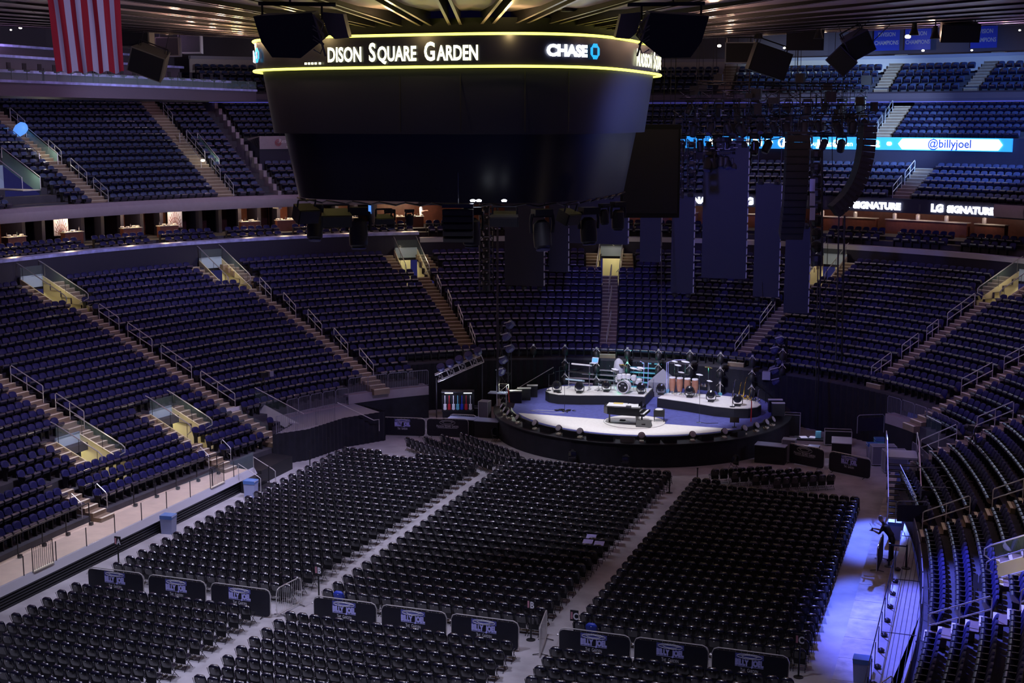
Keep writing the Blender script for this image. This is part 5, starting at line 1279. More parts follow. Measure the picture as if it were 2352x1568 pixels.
O('clear_screen', MB().tube([(-1.2, .2, 0), (-1.2, .2, 1.9), (-.9, .7, 2.0), (-.2, .8, 2.05)], .02, 4).tube([(-1.2, .5, 0), (-1.2, .5, 1.9)], .02, 4), 'printblue', pc)
# saxophones on stands
def horn(x, y, s, lab, m='brass', kind='saxophone'):
    t = thing(kind, lab, 'instrument', (x, y, ZR), .4)
    O('body', MB().tube([(.16*s, 0, .22), (.10*s, 0, .10), (0, 0, .07), (-.05*s, 0, .15), (.0, 0, .5*s), (.06*s, 0, .95*s), (.12*s, 0, 1.02*s)], [.09*s, .06*s, .05*s, .04*s, .03*s, .018, .012], 8), m, t, True)
    O('stand', MB().tube([(-.2, -.15, 0), (0, 0, .3)], .012, 4).tube([(.2, -.15, 0), (0, 0, .3)], .012, 4).tube([(0, .2, 0), (0, 0, .3)], .012, 4), 'black', t)
horn(-13.75, 79.5, 1.1, 'dark tenor saxophone on a stand at the back of the right riser', 'chrome'); horn(-13.35, 79.3, 1.0, 'slim brass horn on a stand beside the saxophones'); horn(-13.05, 79.25, 1.35, 'tall golden baritone saxophone on a stand on the right riser'); horn(-12.7, 79.0, .8, 'small brass horn on a stand right of the golden saxophone'); horn(-12.4, 78.8, .75, 'small dark woodwind on a stand at the right end', 'black', 'woodwind'); horn(-12.15, 78.5, .8, 'last small woodwind on a stand at the right end', 'chrome', 'woodwind')
for x, y, lab in ((-18.05, 80.5, 'behind the gap between the risers'), (-14.75, 80.5, 'behind the right riser')):
    t = thing('guitar', 'turquoise electric guitar upright on a stand '+lab, 'guitar', (x, y, ZT), .2); O('body', MB().plate([(0, 0), (.16, .04), (.18, .18), (.11, .28), (.14, .42), (.05, .48), (-.06, .46), (-.14, .42), (-.11, .28), (-.18, .18), (-.16, .04)], (0, 0, .2), (1, 0, 0), (0, 0, 1), .05), 'cyan', t); O('neck', MB().box((0, 0, .95), (.05, .03, .7)), 'offwhite', t)
# black tent like cover and amplifiers behind
t = thing('covered_equipment', 'black pyramid shaped cloth cover between the drums and the congas', 'cover', (-18.6, 81.7, ZT)); O('cloth', MB().add([(-.9, -.6, 0), (.9, -.6, 0), (.9, .6, 0), (-.9, .6, 0), (-.85, -.55, .9), (.85, -.55, .9), (.85, .55, .9), (-.85, .55, .9), (0, 0, 1.7)], [(0, 1, 5, 4), (1, 2, 6, 5), (2, 3, 7, 6), (3, 0, 4, 7), (4, 5, 8), (5, 6, 8), (6, 7, 8), (7, 4, 8)]), 'greyp', t)
# slatted back wall of the stage with lights on masts
sl = thing('slatted_bleacher', 'bank of pale horizontal slats behind the keyboards, green lit at the right', 'bleacher', (0, 0, 0))
for (x0, x1, m) in ((-29.3, -26.1, 'mauve'), (-25.3, -21.7, 'mauve'), (-21.5, -19.3, 'cyan')):  # green light on the right slats is painted in as a cyan base colour
    for k in range(7): O('slat', MB().box(((x0+x1)/2, 83.2+.2*k, 1.3+.28*k), (x1-x0, .12, .08)), m, sl)
light('green_light', 'POINT', (-21.5, 82.2, 2.6), 40, (.1, 1, .6), .1)
t = thing('stage_rear_rail', 'thin dark guard rail round the back of the stage', 'railing', (0, 0, ZT)); pts = [(x, y, 1.0) for x, y in circ(SX, SY, 7.7, 25, 150, 24)]; O('top_rail', MB().tube(pts, .02, 5), 'darksteel', t)
for k in range(0, 25, 3): O('post', MB().tube([(pts[k][0], pts[k][1], 0), pts[k]], .018, 4), 'darksteel', t)
O('stair_rail', MB().tube([(-27.6, 79.0, .2), (-25.9, 82.0, 1.3)], .025, 5), 'steel', t)
for i, (px, top) in enumerate([(1226, 790), (1298, 791), (1370, 797), (1441, 797), (1512, 801), (1584, 803), (1654, 808), (1727, 815), (1796, 800)]):
    p = aty(px, 880, 83.4-abs(i-3.5)*.1); x, y = p.x, p.y; zt = aty(px, top, y).z
    t = thing('light_mast', 'slim mast carrying three small stage lights, %s from the left behind the stage' % ['first', 'second', 'third', 'fourth', 'fifth', 'sixth', 'seventh', 'eighth', 'ninth'][i], 'light mast', (x, y, 0))
    O('pole', MB().tube([(0, 0, 0), (0, 0, zt)], .035, 6), 'greyp', t); O('foot', MB().box((0, 0, .03), (.7, .7, .06)), 'black', t)
    for k in range(3 if i < 8 else 2):
        z = zt-.15-k*.95; h = O('lamp_head', MB().lathe([(.12, .20), (.20, .1), (.22, -.16), (.18, -.26)], (0, -.1, z-.28), 12), 'speaker', t, True)
        O('clamp', MB().tube([(0, -.05, z+.12), (-.22, -.1, z-.12)], .02, 4).tube([(0, -.05, z+.12), (.22, -.1, z-.12)], .02, 4).box((0, -.05, z+.1), (.12, .1, .12)), 'steel', h)
# truss builder
def truss(mb, a, b, w_=.5, n=8, up=None, r=.03):
    a, b = Vector(a), Vector(b); d = (b-a).normalized(); u = Vector((0, 0, 1)) if abs(d.z) < .8 else Vector((1, 0, 0)); s_ = d.cross(u).normalized(); v = s_.cross(d)
    C4 = [s_*x*w_/2+v*y*w_/2 for x, y in ((-1, -1), (1, -1), (1, 1), (-1, 1))]
    for c in C4: mb.tube([a+c, b+c], r, 4, cap=False)
    for i in range(n):
        p, q = a.lerp(b, i/n), a.lerp(b, (i+1)/n)
        for j in range(4):
            k = (j+1) % 4; mb.tube([p+C4[j], (p if i % 2 else q)+C4[k]], r*.6, 3, cap=False); mb.tube([q+C4[j], q+C4[k]], r*.6, 3, cap=False)
    return mb
# left side light ladder
t = thing('lighting_truss', 'slanting truss with five round blue lit lamps left of the stage', 'truss', (0, 0, 0))
a, b = at(1002, 868, 82), at(1108, 822, 82); O('truss_frame', truss(MB(), a, b, .45, 8), 'steel', t)
for k in range(5): p = a.lerp(b, .12+.2*k)+Vector((0, 0, .55)); O('lamp', MB().lathe([(.14, 0), (.24, .1), (.26, .35), (.2, .42)], p-Vector((0, 0, .2)), 12, Matrix.Rotation(.7, 3, 'X')), 'speakerblue', t)
O('legs', MB().tube([a, (a.x, a.y, 0)], .04, 5).tube([b, (b.x, b.y, 0)], .04, 5), 'darksteel', t)
# tables, racks and guitars beside the stage
def table(loc, dims, rz, label, top='lightgrey'):
    t = thing('equipment_table', label, 'table', loc, rz); O('tabletop', MB().box((0, 0, dims[2]), (dims[0], dims[1], .04)), top, t); O('skirt', MB().box((0, 0, dims[2]/2), (dims[0]*.97, dims[1]*.94, dims[2]-.04)), 'black', t); return t
table((-28.9, 73.6, 0), (1.7, 1.0, 1.0), .05, 'blue lit black skirted table left of the stage, left one', 'bluebin'); table((-27.25, 73.5, 0), (1.5, 1.0, 1.0), .05, 'blue lit black skirted table left of the stage, right one', 'bluebin')  # blue light on these tabletops is put into their base colour
table((-10.45, 72.9, 0), (1.7, .9, 1.0), -.05, 'blue lit black skirted table right of the stage', 'bluebin'); table((-8.2, 73.3, 0), (.6, .6, 1.0), -.05, 'small blue lit table right of the stage', 'bluebin'); table((-6.9, 75.2, 0), (1.1, 1.6, 1.0), .1, 'grey table with stacked white trays on the shadowed floor right of the stage')
def flight_case(loc, dims, rz, label, m='black'):
    t = thing('flight_case', label, 'case', loc, rz); O('box', MB().box((0, 0, dims[2]/2+.08), dims), m, t); e = MB()
    for sx in (-1, 1):
        for sy in (-1, 1): e.tube([(sx*dims[0]/2, sy*dims[1]/2, .08), (sx*dims[0]/2, sy*dims[1]/2, dims[2]+.08)], .02, 4)
    for z in (.08, dims[2]+.08): e.tube([(-dims[0]/2, -dims[1]/2, z), (dims[0]/2, -dims[1]/2, z), (dims[0]/2, dims[1]/2, z), (-dims[0]/2, dims[1]/2, z)], .018, 4, closed=True)
    O('metal_edges', e, 'lightgrey', t); O('castors', MB().box((0, 0, .04), (dims[0]*.8, dims[1]*.8, .07)), 'black', t); return t
flight_case((-28.9, 76.4, 0), (.8, .7, 1.0), .1, 'black road case behind the left tables'); flight_case((-28.0, 74.9, 0), (.6, .6, 1.75), 0, 'tall equipment case with a pale blue top behind the left tables', 'greyp')
flight_case((-9.55, 73.4, 0), (.7, .6, 1.2), 0, 'grey case standing between the tables right of the stage', 'greyp'); flight_case((-4.6, 74.4, 0), (1.3, .7, 1.0), .3, 'blue grey case under the right wall', 'greyp'); flight_case((-3.9, 73.0, 0), (1.2, .8, 1.1), .3, 'second grey case under the right wall', 'greyp'); flight_case((-7.4, 78.2, 0), (1.5, .7, .8), .15, 'dark case with round marks in the shadow right of the stage'); flight_case((-28.3, 80.0, 0), (1.2, .8, 1.2), .1, 'dark case by the left back of the stage'); flight_case((-10.2, 79.5, 0), (.9, .7, 1.3), .1, 'dark rack case at the right edge of the stage')
t = thing('guitar_rack', 'lit rack of coloured guitars on the left of the stage', 'rack', (-29.9, 75.3, 0), .35); O('shelf', MB().box((0, .2, .5), (1.9, .5, 1.0)).box((0, .4, 1.5), (2.0, .06, 1.3)).box((0, .1, 2.2), (2.0, .7, .06)), 'black', t)
O('lamp_strip', MB().box((-.55, .0, 2.12), (.5, .05, .04)).box((.6, 0, 2.12), (.5, .05, .04)), 'coollamp', t)
for k, m in enumerate(('white', 'red', 'white', 'cyan', 'bluechair', 'red', 'white')): g_ = O('guitar', MB().plate([(0, 0), (.10, .05), (.08, .25), (.09, .38), (-.09, .38), (-.08, .25), (-.10, .05)], (-.8+.26*k, .12, 1.02), (1, .15, 0), (0, 0, 1), .05).box((-.8+.26*k, .14, 1.65), (.04, .03, .55)), m, t)
light('rack_light', 'POINT', (-30.3, 74.4, 2.4), 55, (.6, .6, 1), .1); light('rack_light', 'POINT', (-26.9, 76.4, 2.6), 30, (.9, .95, .8), .1)
t = thing('stage_side_rack', 'open metal rack with white lit instruments at the left edge of the stage', 'rack', (-27.35, 76.3, 0), .1)
O('frame', truss(MB(), (0, 0, 0), (0, 0, 2.6), .6, 5, r=.02), 'steel', t); O('top_board', MB().box((-.3, 0, 2.1), (1.1, .7, .05)), 'bluebin', t); O('instruments', MB().box((-.2, -.2, 1.3), (.25, .1, .9)).box((.1, -.25, 1.1), (.2, .1, .6)), 'offwhite', t)
t = thing('mixing_desk', 'small lit desk with papers and equipment right of the stage', 'desk', (-8.7, 75.2, 0), .1); O('desk', MB().box((0, 0, .95), (1.6, .8, .08)), 'black', t); O('papers', MB().box((-.3, 0, 1.02), (.4, .5, .03), .3).box((.2, .1, 1.02), (.35, .5, .03), -.2), 'white', t); O('instruments', MB().box((.5, .1, 1.2), (.3, .3, .35)), 'cyan', t)
light('desk_light', 'POINT', (-8.8, 74.9, 2.1), 40, (.6, .6, 1), .1)
for i, (x, y, r_) in enumerate([(-26.3, 72.3, 1.0), (-20.6, 68.75, .3), (-17.6, 68.65, 0), (-12.1, 70.6, -.6)]):
    t = mkchair('folding_chair', 'chairplastic'); t.location = (x, y, 0); t.rotation_euler = (0, 0, PI+r_); t['label'] = 'single black folding chair against the stage front facing the seats, %s' % ['by the left tables', 'left of centre', 'at the centre', 'at the right'][i]
for i, (x, y, z, s_) in enumerate([(-26.4, 77.6, ZT, 1), (-26.2, 78.6, ZT, .8), (-11.2, 79.2, ZT, 1), (-10.9, 78.3, ZT, .9), (-26.6, 76.6, ZT, .9)]):
    t = thing('side_keyboard', 'small keyboards and boxes at the edge of the stage, %s' % ['left back', 'left rear', 'right back with white keys', 'right lower', 'left front'][i], 'equipment', (x, y, z), .3); O('box', MB().box((0, 0, .35), (.8*s_, .5*s_, .7)), 'black', t); O('white_top', MB().box((0, 0, .73), (.85*s_, .25, .05)), 'white', t)

# ================= hanging screens and rigging above the stage =================
SCR = [(1160, 1250, 452, 658, 85, 'first, tall one left'), (1262, 1306, 452, 625, 85.6, 'second, narrow strip'), (1306, 1443, 452, 562, 85.6, 'third, wide one behind the scoreboard'), (1472, 1518, 452, 602, 85.6, 'fourth, narrow one right of the gap'), (1545, 1592, 448, 674, 84.5, 'fifth, narrow long one'), (1618, 1713, 335, 641, 84.5, 'sixth, the largest one'), (1737, 1788, 420, 683, 84, 'seventh, narrow one'), (1806, 1856, 520, 720, 83.5, 'last, under the front speaker column')]
for i, (x0, x1, y0, y1, Y, lab) in enumerate(SCR):
    a, b = aty(x0, y0, Y), aty(x1, y1, Y); w_, h_ = b.x-a.x, a.z-b.z
    t = thing('hanging_screen', 'dark blank screen panel hanging over the stage, '+lab, 'screen', ((a.x+b.x)/2, Y, b.z))
    O('panel', MB().box((0, 0, h_/2), (w_, .14, h_)), 'panel_navy', t)
    e = MB()
    for k in range(int(h_/.5)): e.box((w_/2+.02, -.05, .25+k*.5), (.05, .12, .36))
    O('edge_frame', e, 'lightgrey', t)
    f = MB()
    for k in range(max(2, int(w_/.8))): x = -w_/2+.3+k*(w_-.6)/max(1, (max(2, int(w_/.8))-1)); f.lathe([(.16, -.28), (.2, -.1), (.12, .05)], (x, -.1, h_+.2), 8).tube([(x-.15, -.1, h_+.25), (x, -.1, h_+.5), (x+.15, -.1, h_+.25)], .02, 3)
    for x in (-w_/2+.1, w_/2-.1): f.tube([(x, 0, h_), (x, 0, max(h_+.4, 19.2-b.z))], .018, 3)
    O('rigging', f, 'black', t)
    if i in (0, 4, 5, 6):
        g_ = MB(); n_ = 2 if w_ < 2 else 3
        for k in range(n_): x = -w_/2+.3+k*(w_-.6)/(n_-1); g_.lathe([(.0, -.3), (.17, -.22), (.19, -.05), (.1, .0)], (x, -.05, 0), 10)
        O('lower_lamps', g_, 'black', t)
random.seed(21)
rig = []
TR = [(1545, 262, 2010, 250, 82, 'front crossing truss'), (1540, 300, 2000, 296, 88, 'rear crossing truss'), (1560, 218, 1990, 214, 92, 'highest rear truss'), (1460, 306, 1562, 309, 64, 'short bright truss over the tall black screen'), (1620, 335, 1730, 335, 84, 'truss over the largest screen'), (1600, 190, 1960, 196, 86, 'thin upper bar')]
for x0, y0, x1, y1, D_, lab in TR:
    a, b = at(x0, y0, D_), at(x1, y1, D_); t = thing('rigging_truss', 'dark aluminium lighting %s above the stage' % lab, 'truss', (0, 0, 0)); O('truss_frame', truss(MB(), a, b, .5 if 'thin' not in lab else .2, int((b-a).length/.8)+2, r=.035), 'steel' if 'bright' in lab else 'darksteel', t)
    c = MB()
    for k in range(4): p = a.lerp(b, (k+.5)/4); c.tube([p, (p.x, p.y, 24.2)], .02, 3)
    O('chains', c, 'black', t)
    if 'bright' in lab or 'thin' in lab: continue
    n = 13 if 'front' in lab else 11
    for k in range(n):
        p = a.lerp(b, (k+.5)/n)+Vector((random.uniform(-.2, .2), 0, -.35)); moving_head(p, random.uniform(-1, 1), random.uniform(-.6, .6), 'black stage light hanging from the %s' % lab, s=random.uniform(.9, 1.4))['group'] = 'stage lights on the '+lab
    for k in range(10 if 'front' in lab else 7):
        p = a.lerp(b, random.random())+Vector((0, random.uniform(-.3, .3), random.uniform(.1, 1.1))); O('motor_box', MB().box(p, (random.uniform(.3, .8), .4, random.uniform(.25, .7)), random.uniform(-.4, .4)), 'black', t)
    c = MB()
    for k in range(6):
        p = a.lerp(b, random.random()); q = a.lerp(b, random.random()); mid = (p+q)/2-Vector((0, 0, random.uniform(.3, 1.0))); c.tube([p, p.lerp(mid, .6)-Vector((0, 0, .15)), mid, q.lerp(mid, .6)-Vector((0, 0, .15)), q], .03, 4)
    O('looped_cables', c, 'black', t)
    lp = MB()
    for k in range(16): p = a.lerp(b, random.random())+Vector((0, -.3, random.uniform(-.5, .4))); lp.box(p, (random.uniform(.05, .35), .03, .03))
    O('shiny_fittings', lp, 'lightgrey', t)
# vertical side ladder of lights left of the largest screen
for px, y0, y1, nm in ((1560, 320, 455, 'left'), (1588, 320, 430, 'right')):
    a, b = at(px, y0, 80), at(px, y1, 80); t = thing('lighting_ladder', 'vertical ladder of small lights beside the fifth screen, %s one' % nm, 'truss', (0, 0, 0)); O('ladder_frame', truss(MB(), a, b, .4, 7, r=.03), 'darksteel', t)
    for k in range(5): p = a.lerp(b, (k+.5)/5); O('lamp', MB().lathe([(.12, -.2), (.2, -.05), (.14, .15)], p, 8), 'speaker', t); O('clamp', MB().box(p+Vector((.2, -.1, .1)), (.12, .05, .05)).box(p+Vector((-.2, -.1, -.1)), (.12, .05, .05)), 'lightgrey', t)
# speaker columns
def column_array(px, ytop, ybot, D_, w_, rz, curve, label, side):
    a, b = at(px, ytop, D_), at(px, ybot, D_); h = (a.z-b.z); n = 15
    t = line_array(a, n, h/n*1.04, w_, .75, rz, curve, label)
    e = MB(); z = 0; y = 0
    for k in range(n): 
        an = curve*(k/n)**1.6; R3 = Matrix.Rotation(an, 3, 'X'); c = Vector((side*(w_/2+.02), y, z))+R3 @ Vector((0, .05, -h/n/2)); e.box(c, (.03, .5, h/n*.6), M4=R3); q = R3 @ Vector((0, 0, -h/n)); y += q.y; z += q.z
    O('side_plates', e, 'bluebin' if side > 0 else 'darksteel', t)
    return t
column_array(1832, 310, 548, 74, 1.25, .32, .55, 'tall black speaker column hanging right of the screens', 1)
t = column_array(1992, 290, 500, 76, 1.15, 1.95, 1.0, 'curved black speaker column hanging farthest right', -1)
t = thing('speaker_column_rear', 'string of small rear lights and frames beside the right speaker column', 'rigging', (0, 0, 0)); a, b = at(1876, 340, 78), at(1876, 610, 78); O('frame', truss(MB(), a, b, .6, 12, r=.03), 'darksteel', t)
for k in range(9): p = a.lerp(b, (k+.5)/9); O('lamp', MB().lathe([(.2, -.35), (.32, -.1), (.3, .2), (.15, .3)], p, 10), 'black', t)
for k in range(3): p = at(1866, 425+k*33, 77); O('lit_panel', MB().box(p, (.30, .05, .70), .33), 'bluebin', t)
t = thing('hanging_truss_tower', 'vertical truss tower hanging left of the tall screen', 'truss', (0, 0, 0)); a, b = at(1117, 465, 80), at(1117, 668, 80); O('truss_frame', truss(MB(), a, b, .62, 16, r=.045), 'darksteel', t)
m = MB()
for k in range(8): p = a.lerp(b, (k+.5)/8); m.lathe([(.12, -.3), (.2, 0), (.14, .25)], p, 8)
O('lamps', m, 'black', t); m = MB()
for k in range(8): p = a.lerp(b, (k+.3)/8); m.box(p+Vector((.15, -.3, 0)), (.10, .04, .08)).box(p+Vector((-.05, -.3, .3)), (.05, .04, .16))
O('clamps', m, 'lightgrey', t)
for i, (px, y0, y1, D_, r_) in enumerate([(1143, 470, 900, 80, .07), (1519, 472, 800, 82, .03), (1886, 540, 980, 80, .05), (1880, 540, 980, 80, .03), (1927, 495, 880, 82, .05), (1940, 495, 900, 82, .06), (1902, 540, 760, 84, .02), (1751, 420, 700, 84, .02)]):
    a, b = at(px, y0, D_), at(px-(8 if px > 1870 else 0), y1, D_); tag(O('hanging_cable', MB().tube([a, b], r_, 5), 'darksteel'), 'long dark hanging cable above the stage area, %s' % ['pole beside the truss tower', 'thin one right of the fourth screen', 'front one of the right pair', 'back one of the right pair', 'left of the far right pair', 'right of the far right pair', 'thinnest at the right', 'thin one at the seventh screen'][i], 'cable')
for k in range(7):
    px = 1790+k*24; a, b = at(px, 200, 80), at(px+2, 330+(k % 3)*40, 80); tag(O('hanging_cable', MB().tube([a, b], .022, 4), 'black'), 'thin chain hanging through the rigging on the right, %s from the left' % ['first', 'second', 'third', 'fourth', 'fifth', 'sixth', 'seventh'][k], 'cable', 'chains in the rigging')
# lighting trees in the dark either side of the stage
for px, y0, y1, D_, nm in ((1160, 745, 880, 84, 'left'), (1795, 780, 900, 84, 'right'), (1935, 862, 960, 84, 'far right with bright blades')):
    a, b = at(px, y0, D_), at(px, y1, D_); t = thing('lighting_tree', 'dark tree of stage lights on the %s of the stage' % nm, 'truss', (0, 0, 0)); O('tree_frame', truss(MB(), a, (b.x, b.y, 0), .6, 8, r=.04), 'darksteel', t)
    for k in range(5):
        p = a.lerp(b, k/5)+Vector((random.uniform(-.4, .4), -.3, 0)); O('lamp', MB().lathe([(.15, -.2), (.26, 0), (.22, .3)], p, 10, Matrix.Rotation(random.uniform(.4, 1.2), 3, 'Y')), 'speakerblue', t)
        O('blade', MB().box(p+Vector((0, -.3, .25)), (.5, .03, .05), M4=Matrix.Rotation(-.3, 3, 'Y')), 'lightgrey', t)
t = thing('camera_crane', 'jointed dark camera arm reaching in from the right of the stage', 'crane', (0, 0, 0)); O('arm', MB().tube([at(1800, 820, 84), at(1787, 838, 84), at(1770, 845, 84), at(1762, 862, 84)], .09, 6), 'greyp', t); O('camera_head', MB().box(at(1761, 862, 84), (.5, .4, .5)), 'lightgrey', t)
for px, nm in ((1850, 'nearer'), (1890, 'farther')): t = thing('lamp_post', 'thin post with a bright lamp head in the dark right of the stage, %s' % nm, 'lamp', tuple(atz(px-8, 945, 0.0))); O('pole', MB().tube([(0, 0, 0), (0, 0, 3.0)], .035, 5), 'darksteel', t); O('lamp_head', MB().lathe([(.16, 0), (.2, .2), (.1, .35)], (0, 0, 2.9), 8), 'nosing', t)

# ================= right hand side =================
gw = thing('glass_wall', 'tall glass side wall along the blue lit walkway on the right', 'glass wall', (0, 0, 0)); g = MB()
pts = [(-2.78, 38), (-2.78, 42), (-2.76, 46), (-2.74, 50), (-2.72, 55.2)]
for i in range(4): g.add([(*pts[i], .45), (*pts[i+1], .45), (*pts[i+1], 1.35), (*pts[i], 1.35)], [(0, 1, 2, 3)])
O('panes', g, 'greenglass' if False else 'glass', gw); O('top_rail', MB().tube([(*p, 1.36) for p in pts], .02, 4), 'darksteel', gw)
for k in range(12): 
    y = 38.6+k*1.5; O('post_clamp', MB().lathe([(.02, 0), (.12, .06), (.12, .12), (.02, .18)], (-2.62, y, .42), 8).box((-2.72, y, .9), (.03, .03, .9)), 'darksteel', gw)
iw = thing('inner_railing', 'dark panelled railing between the blue walkway and the lowest right seats', 'railing', (0, 0, 0))
ths = [-6+i*1.15 for i in range(13)]
for i in range(12):
    if i == 5: continue
    a, b = ths[i], ths[i+1]-.12; A, B = Vector((*crv(a % 360, -18.1), .45)), Vector((*crv(b % 360, -18.1), .45)); m = MB().tube([A, A+Vector((0, 0, 1.05)), B+Vector((0, 0, 1.05)), B], .022, 5)
    for k in range(10): q = A.lerp(B, (k+1)/11); m.tube([q, q+Vector((0, 0, 1.04))], .009, 3, cap=False)
    O('railing_panel', m, 'greyp', iw)
# scissor stairs in black near the right wall
bs = thing('black_stairs', 'black metal stairs with bright edges and tall handrails at the right', 'stairs', (-2.9, 64.2, 0), .10)
for k in range(9): s_ = O('step', MB().box((0, k*.42, .25+.19*k), (1.35, .30, .05)), 'black', bs); O('edge_strip', MB().box((0, k*.42-.15, .28+.19*k), (1.3, .02, .02)), 'lightgrey', s_)
O('landing', MB().box((0, 4.6, 2.0), (1.5, 1.6, .1)), 'lightgrey', bs)
for x in (-.75, .75):
    O('handrail', MB().tube([(x, -.3, .1), (x, -.3, 1.1), (x, 3.6, 2.95), (x, 5.4, 3.0), (x, 5.4, 1.9)], .028, 5).tube([(x, -.3, .6), (x, 3.6, 2.4), (x, 5.4, 2.45)], .02, 4), 'steel', bs)
    for k in range(5): O('baluster', MB().tube([(x, k*.9, .1+.4*k), (x, k*.9, 1.25+.42*k)], .018, 4), 'darksteel', bs)
for i, (px, py, w_, rz_) in enumerate([(2135, 1085, 1.5, .3), (2185, 1105, 1.2, .3), (2095, 1165, 1.4, .25), (2150, 1132, 1.4, .25), (2205, 1118, 1.4, .25), (2255, 1108, 1.4, .2), (2000, 960, 1.6, .5), (2320, 1102, 1.2, .2)]):
    p = atz(px, py+14, 1.6); t = thing('black_hoop_rail', 'dark hoop guard rail among the lower right seats, %s' % ['beside the hoop handrail', 'right of the first', 'lowest and leftmost', 'middle of the lower line', 'third of the lower line', 'fourth of the lower line', 'by the dark deck', 'last of the lower line'][i], 'railing', p, rz_)
    O('hoop', MB().tube([(-w_/2, 0, -.5), (-w_/2, 0, .45), (-w_/2+.1, 0, .55), (w_/2-.1, 0, .55), (w_/2, 0, .45), (w_/2, 0, -.5)], .026, 6), 'greyp', t)
    O('infill', MB().box((0, .02, .0), (w_*.92, .015, .75)), 'darkwall', t)
for i, (a, b) in enumerate(((8.6, 12.5), (14, 17.5), (24, 29))):
    t = thing('seat_screen_panel', 'dark glass side screen with bright top edge at the lower right seats, %s' % ['nearest', 'middle', 'farthest'][i], 'screen panel', (0, 0, 0)); oo = (-17.9, -16.3, -14.9)[i]; A, B = Vector((*crv(a, oo), lz(oo))), Vector((*crv(b, oo), lz(oo)))
    O('panel', MB().add([A, B, B+Vector((0, 0, 1.1)), A+Vector((0, 0, 1.1))], [(0, 1, 2, 3)]), 'glass', t); O('top_edge', MB().tube([A+Vector((0, 0, 1.12)), B+Vector((0, 0, 1.12))], .022, 5), 'steel', t)
t = thing('camera_tripod', 'dark television camera with shiny rings among the right hand seats', 'camera', (*crv(13.6, -14.4), lz(-14.4)), .9)
O('camera_body', MB().box((0, 0, 1.45), (.3, .55, .3)).lathe([(.14, 0), (.16, .2)], (0, .3, 1.45), 12, Matrix.Rotation(-PI/2, 3, 'X')), 'black', t); O('wheel', MB().tube([(.32*math.cos(a), -.2, 1.35+.32*math.sin(a)) for a in [2*PI*i/20 for i in range(20)]], .02, 5, closed=True), 'chrome', t)
for k in range(3): O('leg', MB().tube([(0, 0, 1.25), (.45*math.cos(k*2.1), .45*math.sin(k*2.1), 0)], .03, 5), 'darksteel', t)
O('pan_handle', MB().tube([(0, -.2, 1.4), (.5, -.5, 1.2)], .02, 4), 'steel', t)
light('seat_light', 'POINT', (*crv(5, -12.5), 7), 90, (.95, .75, .62), .2); light('seat_light', 'POINT', (*crv(356, -12), 7), 110, (1, .8, .6), .2)
t = thing('camera_tripod', 'dark camera platform with a seated rig at the stairs end on the left', 'camera', (*crv(165.5, -14.0), lz(-14)), -.5)
O('camera_body', MB().box((0, 0, 1.4), (.3, .5, .3)), 'black', t); O('hood', MB().box((.1, .35, 1.45), (.5, .25, .3)), 'greyp', t)
for k in range(3): O('leg', MB().tube([(0, 0, 1.25), (.45*math.cos(k*2.1), .45*math.sin(k*2.1), 0)], .03, 5), 'darksteel', t)
t = thing('belt_barrier', 'two black posts joined by a belt across the right walkway', 'barrier', (-3.0, 55.5, .45), 0)
for x in (0, .68): O('post', MB().lathe([(.18, 0), (.18, .03), (.04, .05), (.035, .95), (.045, 1.0)], (x, 0, 0), 14), 'black', t)
O('belt', MB().box((.34, 0, .93), (.66, .02, .06)), 'black', t)
barrier((-3.45, 56.6, .1), PI/2-.03, 'black covered barrier end on that the person in black leans over', 2.2, 'plain')
barrier((-2.3, 40.6, .45), 1.2, 'dark barred barrier standing on the blue walkway at the bottom right', 1.9, 'bare')
for i, z in enumerate((1.9, 1.35)):
    x, y = crv(2.9, -16.1); t = thing('framed_notice', 'small dark framed notice on the passage glass at the right, %s' % ('upper', 'lower')[i], 'notice', (x, y-1.0, z), -PI/2+.1); O('board', MB().box((0, 0, 0), (.22, .02, .3)), 'greyp', t)

